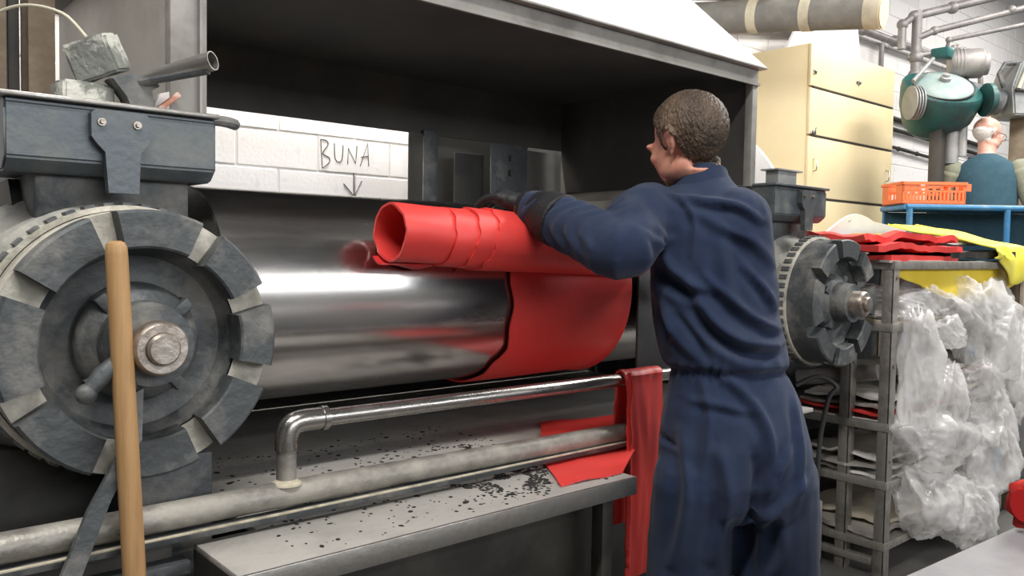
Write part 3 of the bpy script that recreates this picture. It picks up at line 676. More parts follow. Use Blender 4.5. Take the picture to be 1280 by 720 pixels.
# hair grown from the scalp part of the head surface
def ss(x, a, c): t = min(1, max(0, (x-a)/(c-a))); return t*t*(3-2*t)
def hair(me0, C0, f, upv, sel, thick, ridg, mt, par):
    f = f.normalized(); r_ = f.cross(upv).normalized(); u = r_.cross(f)
    b = bmesh.new(); b.from_mesh(me0); b.normal_update()
    def loc3(p): q = p-C0; return q.dot(r_), q.dot(f), q.dot(u)
    kill = []
    for v in b.verts:
        x, y, z = loc3(v.co)
        if V((x, y, z)).length > .15 or sel(x, y, z) <= 0: kill.append(v)
    bmesh.ops.delete(b, geom=kill, context='VERTS')
    bmesh.ops.subdivide_edges(b, edges=b.edges[:], cuts=2, use_grid_fill=True, smooth=.2); b.normal_update()
    for v in b.verts:
        x, y, z = loc3(v.co); s_ = sel(x, y, z)
        az = math.atan2(x, y-.01); e = math.atan2(z, math.hypot(x, y))
        k = nz((math.sin(az)*16, math.cos(az)*16, e*3.5), 3)+.6*nz((math.sin(az)*34, math.cos(az)*34, e*9), 3)+.5*nz((x*30, y*30, z*30), 1)
        s_ *= 1-.8*ss(-z, .035, .07); v.co += v.normal*(-.0012+thick*max(s_, 0)**.5+ridg*k*s_)
    return fin(b, 'hair', mt, par, True)
def sel_brown(x, y, z):
    A_ = abs(math.degrees(math.atan2(x, y)))
    z -= .004*math.sin(A_*.5)
    if A_ < 40: lim = .078
    elif A_ < 68: lim = .078-(A_-40)*.0012
    elif A_ < 84: lim = -.010
    elif A_ < 100: lim = .030
    elif A_ < 118: lim = .030-(A_-100)*.0045
    else: lim = -.051-(A_-118)*.0006
    return ss(z, lim-.002, lim+.012)
hair(bme2, HC, HF, HUP, sel_brown, .011, .0024, 'hair', worker)
# gloves
for wr, hd, nn, sd, lbl in ((lw, lhd, V((.1, -.2, 1)), 1, 'l'), (rw_, rhd, V((0, 0, 1)), -1, 'r')):
    b = B(); hand_bm(b, wr+hd.normalized()*.025, hd, nn, sd, .55, 1.0)
    bk = (le if wr is lw else re_)-wr; bk.normalize(); tube(b, [wr+bk*.10, wr+bk*.05, wr, wr+hd.normalized()*.05], [.074, .070, .056, .038], 24)
    gm = remesh(b, .0042, 2); gl = link('glove', gm, 'glove', worker)
    b = B(); hn = hd.normalized(); u = hn.orthogonal().normalized(); v = hn.cross(u); c = wr+hn*.035
    skin(b, [ring(b, c, u, v, .040, .037, 28), ring(b, c+hn*.014, u, v, .038, .035, 28)], cap=True); fin(b, 'wrist_band', 'yellowband', gl)
for a in (la, ra):
    b = B(); c = V((a.x, a.y, 0)); 
    rg = []
    for z, l0, l1, w_ in ((0, -.10, .20, .052), (.02, -.105, .205, .055), (.05, -.10, .19, .052), (.08, -.09, .11, .05), (.12, -.08, .07, .05), (.18, -.07, .065, .055)):
        rg.append([b.verts.new(c+FH*((l0+l1)/2+(l1-l0)/2*math.sin(t))+RH*w_*math.cos(t)+UP*z) for t in np.linspace(0, 2*math.pi, 25)[:-1]])
    skin(b, rg); fin(b, 'boot', 'boot', worker)

# ---------------- older man at the far machine ----------------
PZ = .56
b = B(); box(b, (5.75, 1.5, 0), (8.6, 3.3, PZ), .01); tag(fin(b, 'work_platform', 'mgrey', None), 'raised grey platform under the older man by the far machine', 'platform')
OC = V((6.12, 2.16, 0)); of_ = V((.93, .37, 0)); ol = V((.37, -.93, 0))
orow = [(OC+UP*2.06, .06, .06), (OC+UP*2.03, .11, .09), (OC+UP*1.98, .17, .12), (OC+UP*1.90, .195, .14), (OC+UP*1.78, .195, .155), (OC+UP*1.62, .20, .16), (OC+UP*1.52, .22, .16), (OC+UP*1.46, .2, .15)]
osh = OC+ol*.20+UP*1.945; oel = OC+ol*.285+UP*1.68-of_*.02; owr = OC+ol*.22+of_*.24+UP*1.58
osl = OC-ol*.20+UP*1.945; oell = OC-ol*.26+UP*1.68+of_*.06; owl = OC-ol*.15+of_*.28+UP*1.62
b = head_bm(); ohf = V((.80, -.50, -.25)); ohc = OC+UP*2.19+of_*.03; m_ = place_head(b, ohc, ohf, V((.1, 0, 1)), 1.0)
tube(b, [ohc-UP*.05, OC+UP*2.0], [.055, .06], 16)
skin(b, [ring(b, c, ol, of_, w_*.85, t*.85, 24) for c, w_, t in orow])
for pts, rs in (([osh, oel, owr], [.05, .042, .03]), ([osl, oell, owl], [.05, .042, .03]), ([OC+ol*.1+UP*1.5, OC+ol*.11+UP*1.0, OC+ol*.11+UP*(PZ+.08)], [.085, .06, .045]), ([OC-ol*.1+UP*1.5, OC-ol*.11+UP*1.0, OC-ol*.11+UP*(PZ+.08)], [.085, .06, .045])):
    pp = smooth_path(pts, 4); rr = np.interp(np.linspace(0, len(rs)-1, len(pp)), range(len(rs)), rs); tube(b, pp, list(rr), 14); ball(b, pp[0], rr[0], 10)
hand_bm(b, owr, of_-UP*.2, UP, -1, .5, .95); hand_bm(b, owl, of_-UP*.2, UP, 1, .5, .95)
om = remesh(b, .0075, 1); old = link('person', om, 'skin2'); tag(old, 'bald older man in dark teal vest and khaki sleeves at the far machine', 'person')
b = B(); skin(b, [ring(b, c, ol, of_, w_, t, 28) for c, w_, t in orow]); 
for v in b.verts: v.co += (v.co-OC-UP*v.co.z+UP*0).normalized()*.006*nz(v.co, 14)
fin(b, 'vest', 'tealcloth', old, True)
for pts in ([osh, oel, owr], [osl, oell, owl]):
    b = B(); pp = smooth_path(pts, 6); rr = [.078-.035*i/len(pp)+.004*math.sin(i*2.3) for i in range(len(pp))]; tube(b, pp, rr, 18); ball(b, pp[0], .078, 14); fin(b, 'sleeve', 'khaki', old, True)
for s in (1, -1):
    b = B(); tube(b, smooth_path([OC+ol*s*.105+UP*1.56, OC+ol*s*.115+UP*1.05, OC+ol*s*.115+UP*(PZ+.06)], 5), [.125]*4+[.10]*4+[.08]*3, 18); fin(b, 'trouser_leg', 'trouser', old, True)
    b = B(); c = OC+ol*s*.115+UP*PZ; ball(b, c+of_*.05+UP*.04, (.06, .06, .045), 14); ball(b, c+of_*.13+UP*.03, (.05, .05, .032), 14); fin(b, 'boot', 'boot', old, True)
hf = ohf.normalized(); hr = hf.cross(V((.1, 0, 1))).normalized(); hu = hr.cross(hf)
def sel_white(x, y, z):
    A_ = abs(math.degrees(math.atan2(x, y)))
    if A_ < 80: return 0
    lo = .02 if A_ < 100 else -.055
    return ss(z, lo, lo+.012)*(1-ss(z, .005+.02*nz((x*30, y*30, 0), 1), .030))
hair(om, ohc, ohf, V((.1, 0, 1)), sel_white, .007, .002, 'grey', old)
b = B(); c0 = ohc+hf*.1+hu*.008
for s in (-1, 1): tube(b, [c0+hr*s*.055, c0+hr*s*.078-hf*.03, c0+hr*s*.082-hf*.10], .003, 6); tube(b, [c0+hr*s*.008, c0+hr*s*.012-hu*.025, c0+hr*s*.05-hu*.025, c0+hr*s*.055], .003, 6)
fin(b, 'glasses', 'chrome', old)

# ---------------- cream cabinet ----------------
cab = thing('tall_cabinet', 'tall cream wooden cabinet with hinged flaps against the back wall', 'cabinet', (5.9, 3.0, 0))
X0, X1, Y0, Y1, ZT = 5.29, 6.54, 3.02, 3.58, 2.81
b = B(); box(b, (X0, Y0, .0), (X1, Y1, ZT), .006); fin(b, 'carcass', 'cream', cab)
for nm, z0, z1 in (('top_flap', 2.52, ZT), ('middle_flap', 2.19, 2.51), ('lower_door', 1.76, 2.18), ('base_door', .9, 1.75)):
    b = B(); box(b, (X0-.004, Y0-.024, z0), (X1+.004, Y0, z1-.004), .006); d = fin(b, nm, 'cream', cab)
    b = B(); box(b, (X0+.02, Y0-.028, z0-.012), (X1-.02, Y0-.016, z0-.003)); fin(b, 'gap_strip', 'dark', d)
    if nm == 'lower_door':
        for x in (X0+.06, X1-.1):
            b = B(); zc = 1.98; tube(b, [(x, Y0-.024+0, zc-.045), (x, Y0-.05, zc-.035), (x, Y0-.055, zc), (x, Y0-.05, zc+.035), (x, Y0-.024, zc+.045)], .005, 8); fin(b, 'pull_handle', 'chrome', d)
    if nm == 'middle_flap':
        b = B(); box(b, (X0+.01, Y0-.036, 2.19), (X0+.07, Y0-.024, 2.215), .003); tube(b, [(X0+.04, Y0-.04, 2.20), (X0+.05, Y0-.045, 2.235)], .004, 6); fin(b, 'latch', 'chrome', d)
    if nm == 'top_flap':
        b = B(); box(b, (X0+.02, Y0-.034, 2.60), (X0+.06, Y0-.024, 2.63), .003); fin(b, 'hinge', 'chrome', d)
        b = B(); box(b, ((X0+X1)/2, Y0-.034, 2.62), ((X0+X1)/2+.07, Y0-.024, 2.64), .003); tube(b, [((X0+X1)/2+.03, Y0-.034, 2.65), ((X0+X1)/2+.03, Y0-.034, 2.60)], .003, 6); fin(b, 'hasp', 'chrome', d)
b = B(); prism(b, [(5.45, 3.30, 2.812), (6.62, 3.30, 2.812), (6.52, 3.30, 3.19), (6.2, 3.30, 3.17), (5.62, 3.30, 3.06)], (0, .02, 0)); tag(fin(b, 'white_board', 'white', None, smooth=False), 'white board propped upright on top of the cream cabinet', 'board')

# white curved guard between hood and cabinet
b = B(); pts = [(3.45, 2.60, 1.2), (3.45, 2.03, 1.2)]+[(3.45, 2.60-.57*math.cos(a), 1.40+.62*math.sin(a)) for a in np.linspace(0, R(88), 18)]+[(3.45, 2.60, 2.02)]
prism(b, pts, (.02, 0, 0)); box(b, (3.45, 2.5, 0), (3.47, 2.62, 1.25)); tag(fin(b, 'curved_guard', 'white', None, smooth=False), 'white curved sheet guard standing between hood and cream cabinet', 'guard')

# ---------------- overhead pipes ----------------
duct = thing('lagged_duct', 'thick grey lagged pipe with cream tape bands near the ceiling', 'pipe', (4.45, 2.7, 2.8))
pA, pB = V((4.32, 3.46, 2.865)), V((4.600, 2.18, 2.720)); dd = (pB-pA)
def along(t): return pA+dd*t
b = B(); tube(b, [along(t) for t in np.linspace(0, .985, 12)], [.098]*12, 28); fin(b, 'lagging', 'duct', duct)
for t in (.42, .66, .93):
    b = B(); tube(b, [along(t), along(t+.045 if t < .9 else .995)], .102, 28); fin(b, 'tape_band', 'tape', duct)
b = B(); tube(b, [along(.994), along(1.0)], .092, 28); lab(fin(b, 'end_cap', 'cream', duct), 'pale round end cap')
b = B(); tube(b, [V((4.33, 3.3, 3.05)), V((4.45, 2.75, 2.95))], .09, 24); fin(b, 'side_branch', 'tape', duct)
def pipe_run(label, pts, r, flanges=(), m='wallpipe', grp=None):
    t = thing('wall_pipe', label, 'pipe', pts[0], 'grey pipes on and near the back wall'); b = B(); tube(b, pts, r, 14); fin(b, 'pipe_run', m, t)
    for p in pts[1:-1]:
        b = B(); ball(b, p, r*1.35, 12); fin(b, 'elbow', m, t)
    for p in flanges:
        b = B(); ball(b, p, r*1.5, 10); fin(b, 'coupling', m, t)
pipe_run('long grey pipe running behind cabinet top to the teal machine', [(4.4, 3.52, 2.86), (6.0, 3.52, 3.12), (7.0, 3.50, 3.30), (9.3, 3.50, 3.32)], .035, [(7.6, 3.5, 3.31)])
pipe_run('upper overhead grey pipe bending down at its left end', [(6.60, 2.98, 2.98), (6.60, 2.98, 3.17), (6.68, 2.93, 3.24), (7.35, 2.30, 3.47)], .032, [(6.9, 2.73, 3.31)])
pipe_run('second overhead grey pipe just below the upper one', [(6.69, 2.90, 3.07), (6.80, 2.82, 3.13), (7.45, 2.26, 3.36)], .026, [(7.25, 2.43, 3.30)])
pipe_run('third thin overhead pipe, lowest of the three at the right', [(6.90, 2.76, 2.99), (6.88, 2.74, 3.06), (7.5, 2.22, 3.24)], .018)
pipe_run('thin pipe curving down to the teal machine top', [(6.66, 2.96, 2.92), (6.93, 2.72, 3.0), (7.10, 2.60, 2.98), (7.12, 2.58, 2.72)], .02, [(6.95, 2.70, 3.0)])
pipe_run('pale vertical pipe above the teal machine', [(6.70, 2.91, 2.52), (6.70, 2.91, 3.28)], .038, [(6.70, 2.91, 2.92), (6.70, 2.91, 2.78)])
pipe_run('thin dark vertical pipe beside the cabinet corner', [(7.36, 3.5, 2.55), (7.36, 3.5, 3.25)], .022)
pipe_run('upper rusty rail bolted to the blockwork right of the cabinet', [(7.0, 3.56, 2.66), (10.2, 3.56, 2.58)], .022, [(8.1, 3.56, 2.64), (8.8, 3.56, 2.62)], 'dark')
pipe_run('middle dark rail bolted to the blockwork', [(7.0, 3.56, 2.56), (10.2, 3.56, 2.48)], .020, (), 'dark')
pipe_run('lower dark rail with clips on the blockwork', [(7.0, 3.56, 2.40), (10.2, 3.56, 2.30)], .016, [(7.9, 3.56, 2.37), (8.3, 3.56, 2.36), (8.8, 3.56, 2.345)], 'dark')
pipe_run('dark horizontal bar behind the older man at the right edge', [(9.6, 3.56, 2.42), (12.2, 3.56, 2.38)], .02, (), 'dark')

# ---------------- teal machine ----------------
tm = thing('mixer_head', 'teal and dark iron machine head with dusty round cover on a post', 'machine', (5.9, 2.4, PZ))
mc = V((5.93, 2.40, 2.45)); rx = V((.7545, -.6561, 0)); fx = V((.6561, .7545, 0))
def loc_(a, d, z): return mc+rx*a+fx*d+UP*z
b = B()     # tapered casting body
def rrect(c, a, d, n=28, e=3.2): 
    out = []
    for k in range(n):
        t = 2*math.pi*k/n; ct, st = math.cos(t), math.sin(t); s = (abs(ct)**e+abs(st)**e)**(-1/e); out.append(b.verts.new(c+rx*a*ct*s+fx*d*st*s))
    return out
cn = (UP*.78+fx*-.62+rx*-.06).normalized(); vx = cn.cross(rx).normalized()
def prr(t, a, d, n=32, e=3.0):
    out = []; c = loc_(.0, .0, .02)+cn*t
    for k in range(n):
        q = 2*math.pi*k/n; ct, st = math.cos(q), math.sin(q); s_ = (abs(ct)**e+abs(st)**e)**(-1/e); out.append(b.verts.new(c+rx*a*ct*s_+vx*d*st*s_))
    return out
skin(b, [prr(-.30, .13, .10), prr(-.26, .18, .15), prr(-.14, .225, .20), prr(-.02, .245, .22), prr(.03, .245, .22), prr(.05, .235, .21)])
fin(b, 'gear_casing', 'teal', tm)
b = B(); box(b, loc_(-.2, -.26, -.18), loc_(-.2, -.26, -.18)+V((.01, .01, .01))); b.free()
b = B(); lathe(b, (loc_(.0, .0, .02)+cn*.03), cn, [(-.0, .19), (.03, .19), (.04, .18), (.055, .15), (.068, .09), (.07, .02)], 48); fin(b, 'round_cover', 'tealtop', tm)
b = B(); lathe(b, (loc_(.0, .0, .02)+cn*.03), cn, [(.020, .198), (.032, .198)], 48); fin(b, 'cover_rim', 'dark', tm)
b = B(); lathe(b, (loc_(.0, .0, .02)+cn*.03)+cn*.065, cn, [(0, .035), (.03, .035), (.035, .025), (.05, .02)], 16); fin(b, 'filler_cap', 'mgrey', tm)
for k in range(4):
    b = B(); lathe(b, loc_(-.20-.018*k, -.08, -.06), rx, [(0, .08), (.006, .112), (.012, .112), (.018, .08)], 36); fin(b, 'pulley_groove', 'mgrey', tm)
b = B(); lathe(b, loc_(.235, -.12, -.04), rx, [(0, .11), (.03, .11), (.035, .09), (.05, .085)], 32); fin(b, 'bearing_flange', 'teal', tm)
b = B(); lathe(b, loc_(.10, .10, .24), rx+fx*-.3, [(0, .09), (.02, .10), (.20, .10), (.21, .085), (.24, .08)], 32); mo = fin(b, 'motor', 'wallpipe', tm)
for k in range(3):
    b = B(); lathe(b, loc_(.10, .10, .24)+(rx+fx*-.3).normalized()*(.035+.022*k), rx+fx*-.3, [(0, .099), (0, .105), (.006, .105), (.006, .099)], 32); fin(b, 'cooling_fin', 'wallpipe', mo)
b = B(); c = loc_(.03, .05, .30); box(b, c-V((.06, .06, .035)), c+V((.06, .06, .035)), .01); fin(b, 'terminal_box', 'teal', tm)
b = B(); tube(b, [loc_(-.24, -.1, .08), loc_(-.05, .02, .26)], .014, 10); fin(b, 'tie_rod', 'mgrey', tm)
b = B(); c = loc_(-.01, 0, 0); box(b, (c.x-.04, c.y-.04, PZ), (c.x+.04, c.y+.04, 2.3), .006); fin(b, 'post', 'dark', tm)
b = B(); tube(b, [loc_(.10, .03, -.45), loc_(.10, .03, -.2)], .05, 14); tube(b, [loc_(.16, .0, -.40), loc_(.16, 0, -.2)], .03, 12); fin(b, 'spindle', 'mgrey', tm)
b = B(); ball(b, loc_(.02, -.02, -.70), (.10, .10, .05), 14); fin(b, 'chuck', 'dark', tm)
b = B(); c = loc_(.02, 0, -.95); box(b, (c.x-.2, c.y-.2, PZ), (c.x+.2, c.y+.2, 1.55), .01); fin(b, 'pedestal', 'dark', tm)
# grey gearbox at right edge
gm_ = thing('grey_gearbox', 'grey sloping machine box with dark piping at the right edge of the photo', 'machine', (6.8, 2.2, PZ))
gc = V((6.78, 2.14, 2.58))
def gl_(a, d, z): return gc+rx*a+fx*d+UP*z
b = B(); prism(b, [gl_(-.16, -.12, -.20), gl_(-.18, -.12, .0), gl_(-.12, -.12, .18), gl_(.3, -.12, .22), gl_(.3, -.12, -.22)], fx*.3); bmesh.ops.bevel(b, geom=b.edges[:], offset=.012, segments=2, affect='EDGES'); fin(b, 'gear_casing', 'mgrey', gm_)
b = B(); tube(b, [gl_(-.15, -.14, -.02), gl_(-.07, -.14, .20), gl_(.3, -.14, .24)], .014, 8); fin(b, 'frame_rod', 'tape', gm_)
b = B(); tube(b, [gl_(-.17, -.14, -.03), gl_(.3, -.14, -.06)], .012, 8); fin(b, 'seam_rib', 'dark', gm_)
b = B(); tube(b, [gl_(-.20, -.05, .0), gl_(-.24, -.05, .10), gl_(-.2, -.05, .17), gl_(-.12, -.05, .18)], .018, 8); tube(b, [gl_(-.50, .0, -.02), gl_(-.2, .0, -.10)], .09, 16); tube(b, [gl_(-.5, 0, .15), gl_(-.38, 0, .19)], .02, 8); tube(b, [gl_(-.44, 0, .17), gl_(-.44, 0, .02)], .012, 8); fin(b, 'drive_shaft', 'cast', gm_)
b = B(); c = gl_(-.02, .05, 0); box(b, (c.x-.05, c.y-.05, PZ), (c.x+.05, c.y+.05, 2.42), .01); fin(b, 'post', 'rustpost', gm_)

# ---------------- blue bench with orange crate ----------------
bench = thing('blue_workbench', 'blue steel workbench frame in front of the older man', 'workbench', (5.45, 2.15, 0))
bl, br_ = V((5.19, 2.275, 1.665)), V((5.80, 1.74, 1.665)); bd = (br_-bl).normalized(); bf = V((-bd.y, bd.x, 0)); BL = (br_-bl).length
def bp(a, d, z=0): return bl+bd*a+bf*d+UP*z
b = B(); tube(b, [bp(0, 0), bp(BL+.2, 0)], .017, 10); tube(b, [bp(0, .34), bp(BL+.2, .34)], .017, 10); tube(b, [bp(0, 0), bp(0, .34)], .017, 10); fin(b, 'top_frame', 'benchblue', bench)
b = B(); prism(b, [bp(0, 0, .006), bp(BL+.2, 0, .006), bp(BL+.2, .34, .006), bp(0, .34, .006)], (0, 0, .014)); fin(b, 'bench_top', 'mgrey', bench)
for a in (.02, .62, BL+.18):
    for d in (0, .34):
        b = B(); tube(b, [bp(a, d, -.01), bp(a, d, -1.655)], .018, 10); fin(b, 'leg', 'benchblue', bench)
b = B(); prism(b, [bp(.0, .30, -.02), bp(BL+.2, .30, -.02), bp(BL+.2, .30, -.35), bp(0, .30, -.35)], bf*.01); fin(b, 'back_sheet', 'tealcloth', bench)
crate = thing('orange_crate', 'orange slotted plastic crate on the blue bench', 'crate', bp(.17, .15, .02))
c0 = bp(.0, .02, .022)
def cp(a, d, z): return c0+bd*(a-.02)+bf*d+UP*z
CW, CD, CH = .39, .28, .135
def cbox(b_, a0, a1, d0, d1, z0, z1): prism(b_, [cp(a0, d0, z0), cp(a1, d0, z0), cp(a1, d1, z0), cp(a0, d1, z0)], (0, 0, z1-z0))
b = B(); cbox(b, 0, CW, 0, CD, 0, .006); fin(b, 'base', 'orange', crate, smooth=False)
b = B(); cbox(b, -.008, CW+.008, -.008, .004, CH-.018, CH); cbox(b, -.008, CW+.008, CD-.004, CD+.008, CH-.018, CH); cbox(b, -.008, .004, -.008, CD, CH-.018, CH); cbox(b, CW-.004, CW+.008, 0, CD, CH-.018, CH); fin(b, 'rim', 'orange', crate, smooth=False)
for d0 in (0, CD-.004):
    b = B(); cbox(b, 0, CW, d0, d0+.004, 0, .022); cbox(b, 0, CW, d0, d0+.004, .072, .084); fin(b, 'side_rail', 'orange', crate, smooth=False)
    for k in range(17):
        b = B(); a = k*CW/16.9; cbox(b, a, a+.012, d0, d0+.004, .015, .075 if 0 < k else CH-.01); fin(b, 'slat', 'orange', crate, smooth=False)
    for k in range(9):
        b = B(); a = k*CW/8.35; cbox(b, a, a+(.018 if k not in (0, 1, 8) else .05), d0, d0+.004, .08, CH-.01); fin(b, 'slat', 'orange', crate, smooth=False)
for a0 in (0, CW-.004):
    b = B(); cbox(b, a0, a0+.004, 0, CD, .0, .03); cbox(b, a0, a0+.004, 0, .09, .03, CH-.01); cbox(b, a0, a0+.004, CD-.09, CD, .03, CH-.01); fin(b, 'end_panel', 'orange', crate, smooth=False)

# ---------------- rack ----------------
rack = thing('storage_rack', 'grey angle iron rack loaded with rubber sheets and plastic bags', 'rack', (4.2, 1.8, 0))
RX0, RX1, RY0, RY1 = 3.44, 4.98, 1.55, 2.30
SH = (1.335, 1.075, .655, .41, .15)
for x, y in ((RX0, RY0), (RX1-.05, RY0), (RX0, 1.72), (RX0, RY1), (RX1-.05, RY1)):
    b = B(); t_ = 1.33; box(b, (x, y, 0), (x+.055, y+.005, t_), .001); box(b, (x, y, 0), (x+.005, y+.045, t_), .001); o = fin(b, 'post', 'rustpost' if x > 4 else 'rack', rack)
    if y in (RY0, 1.72):
        for z in (1.27, .9, .5):
            b = B(); lathe(b, (x+.028, y, z), (0, -1, 0), [(0, .009), (.006, .009), (.0065, .004)], 6); fin(b, 'bolt', 'nut', o)
for z in SH:
    b = B(); box(b, (RX0, RY0-.004, z-.03), (RX1, RY0+.002, z+.004), .001); box(b, (RX0, RY1-.002, z-.03), (RX1, RY1+.004, z+.004), .001)
    box(b, (RX0-.004, RY0, z-.03), (RX0+.002, RY1, z+.004), .001); box(b, (RX0, RY0, z-.002), (RX1, RY1, z+.002)); fin(b, 'shelf', 'rack', rack)
b = B(); box(b, (RX0, RY1+.004, .1), (RX1, RY1+.01, 1.3)); fin(b, 'back_sheet', 'cast', rack)  # dark sheet added to keep the space behind the shelves dark
# lower stretcher and castor at the foot
b = B(); box(b, (RX0-.01, 1.60, .05), (RX0+.03, 2.0, .08), .003); fin(b, 'foot_rail', 'rack', rack)

def slab(name, label, cat, c, sx, sy, th, amp, seed, m, rot=0, nx=22, ny=14, jag=.01, fr=5, droop=0, grp=None, fold_=0):
    b = B(); g = []; cr, sr = math.cos(rot), math.sin(rot)
    for i in range(nx+1):
        row = []
        for k in range(ny+1):
            u, v = i/nx-.5, k/ny-.5
            e = 1+jag*8*nz((u*3, v*3, 1), 2, seed)
            x, y = u*sx*e, v*sy*e
            z = amp*(nz((x*fr, y*fr, 0), 1, seed)+.5*nz((x*fr*2.6, y*fr*2.6, 4), 1, seed))+fold_*abs(math.sin(u*7+seed))*.5
            z = max(z, -amp*.35)
            if droop and v < -.38: z -= droop*((-.38-v)/.12)
            row.append(b.verts.new((c[0]+x*cr-y*sr, c[1]+x*sr+y*cr, c[2]+amp*.36+z)))
        g.append(row)
    for i in range(nx):
        for k in range(ny): b.faces.new((g[i][k], g[i+1][k], g[i+1][k+1], g[i][k+1]))
    bmesh.ops.recalc_face_normals(b, faces=b.faces[:]); thicken(b, abs(-th if b.faces[0].normal.z > 0 else th))
    return tag(fin(b, name, m), label, cat, grp)
# top of rack: depth budget RY0..RY1 at z 1.34+
slab('rubber_sheet', 'flat grey rubber sheet at the bottom of the pile on the rack top', 'rubber sheet', (4.1, 1.78, 1.341), 1.35, .44, .010, .006, 11, 'greyrub')
slab('red_rubber_sheet', 'lower red rubber sheet on the rack top beside the right wheel', 'rubber sheet', (3.80, 1.93, 1.358), .76, .72, .034, .012, 12, 'red', .04, 30, 18, .008, 3)
slab('red_rubber_sheet', 'middle red rubber sheet with a ragged front on the rack top', 'rubber sheet', (3.78, 1.92, 1.402), .82, .70, .026, .024, 17, 'red', -.03, 34, 18, .015, 4)
slab('red_rubber_sheet', 'upper crumpled red rubber sheet on the rack top', 'rubber sheet', (3.80, 1.94, 1.438), .84, .66, .026, .036, 13, 'red', -.08, 40, 24, .012, 4.5)
slab('black_rubber_sheet', 'black rubber sheet at the right on the rack top', 'rubber sheet', (4.42, 1.76, 1.385), .62, .42, .030, .016, 14, 'blackrub', -.1)
slab('white_rubber_sheet', 'thin white rubber sheet over the black sheet on the rack top', 'rubber sheet', (4.46, 1.84, 1.430), .60, .30, .008, .012, 15, 'whiterub', -.2)
slab('black_rubber_sheet', 'narrow dark rubber sheet under the yellow edge on the rack top', 'rubber sheet', (4.46, 1.94, 1.450), .62, .26, .028, .012, 25, 'blackrub', .05)
b = B(); g = []     # white curved sheet standing up behind, with a small ring mark
for i in range(25):
    q = i/24; x = 4.05+q*1.05; hz = .02+.20*math.sin(min(1, q*1.5+.12)*math.pi*.62)**2*(1-q*.55)
    g.append([b.verts.new((x, 2.27-.03*r_, 1.42+hz*r_+(.0 if q < .5 else .015*(q-.5)))) for r_ in (0, .25, .5, .75, 1)])
for i in range(24):
    for k in range(4): b.faces.new((g[i][k], g[i+1][k], g[i+1][k+1], g[i][k+1]))
thicken(b, abs(.01))
ws = tag(fin(b, 'white_foam_sheet', 'white'), 'white curved sheet with a small ring mark behind the red sheets', 'sheet')
b = B(); t = bmesh.new(); pts = [(4.40+.016*math.cos(a), 2.236, 1.56+.014*math.sin(a)) for a in np.linspace(0, 2*math.pi, 17)]; t.free(); tube(b, pts, .0016, 5, False); fin(b, 'ring_mark', 'pencil', ws)
# yellow sheet: edge strip along the back and big fold hanging at right
slab('yellow_rubber_sheet', 'pale yellow rubber sheet lying along the back of the rack top', 'rubber sheet', (4.70, 2.06, 1.475), 1.0, .12, .010, .008, 16, 'yellow', -.02, 30, 8, .01, 4)
b = B(); g = []
for i in range(25):
    q = i/24; row = []
    for k in range(22):
        v = k/21; x = 4.46+q*.52+.02*nz((v*4, q*3, 0), 1); y0 = 2.05-.53*min(1, v*2.1); z = 1.535-.12*min(1, v*2.1)+.02*nz((q*5, v*5, 2), 1)
        if v > .476: dz = (v-.476)/.524; z -= dz*(.06+.13*ss(q, .12, .5)-.06*ss(q, .6, 1)); y0 = 1.52-.02*math.sin(dz*3)-.015*nz((q*7, v*3, 5), 1)
        row.append(b.verts.new((x, y0, z)))
    g.append(row)
for i in range(24):
    for k in range(21): b.faces.new((g[i][k], g[i+1][k], g[i+1][k+1], g[i][k+1]))
thicken(b, abs(.008)); tag(fin(b, 'yellow_rubber_sheet', 'yellow', None, True), 'bright yellow rubber sheet folded over the right end of the rack top', 'rubber sheet')
# yellow drape behind the upper shelf
b = B(); g = []
for i in range(31):
    q = i/30; row = []
    for k in range(10): v = k/9; row.append(b.verts.new((3.52+q*1.4, 1.585-.006*math.sin(q*14)*v, 1.325-v*(.04+.13*math.sin(q*2.6))-.01*nz((q*9, 0, 0), 1))))
    g.append(row)
for i in range(30):
    for k in range(9): b.faces.new((g[i][k], g[i+1][k], g[i+1][k+1], g[i][k+1]))
thicken(b, abs(.006)); tag(fin(b, 'yellow_rubber_drape', 'yellow2', None, True), 'deep yellow rubber sheet hanging under the rack top', 'rubber sheet')

# crumpled plastic bags
def bag(label, c, s, seed, tilt=0, m='film', tail=None, n=5):
    t = bmesh.new(); bmesh.ops.create_icosphere(t, subdivisions=n, radius=1)
    s = (s[0]*1.22, s[1]*1.1, s[2]*1.2)
    rot = Matrix.Rotation(tilt, 3, 'Y'); rq = random.Random(seed*17)
    pl = []
    for _ in range(20):
        nn = V((rq.gauss(0, 1), rq.gauss(0, 1)-.3, rq.gauss(0, 1))).normalized(); pl.append((nn, rq.uniform(.62, .86)))
    for v in t.verts:
        p = v.co.copy(); k = 1.05
        for nn, h_ in pl:
            dt = p.dot(nn)
            if dt > .2: k = min(k, h_/dt)
        c1 = max(0, 1-5*abs(nz((p.x+p.z*.4, p.y, p.z*.5), 1.5, seed+5)))**1.5; c2 = max(0, 1-5*abs(nz((p.x*.5+p.z, p.y, p.z*.7), 3.0, seed+2)))**1.5
        k += .13*c1+.06*c2-.03+.02*nz(p, 8, seed)
        p = V((p.x*s[0], p.y*s[1], p.z*s[2]))*k
        p = rot @ p
        if tail and p.z < 0: p.x += tail*(-p.z)
        v.co = V(c)+p
    o = fin(t, 'plastic_bag', m, None, True); tag(o, label, 'plastic bag', 'plastic bags on the rack'); return o
bag('clear bag of white and green scraps on the upper shelf beside the front post', (3.72, 1.68, 1.145), (.27, .14, .085), 1)
bag('plastic bag bulging from the upper shelf, middle of the row', (4.04, 1.64, 1.12), (.30, .14, .105), 2, .35)
bag('plastic bag hanging over the edge of the upper shelf below the yellow sheet', (4.36, 1.62, 1.11), (.26, .14, .115), 3, .6)
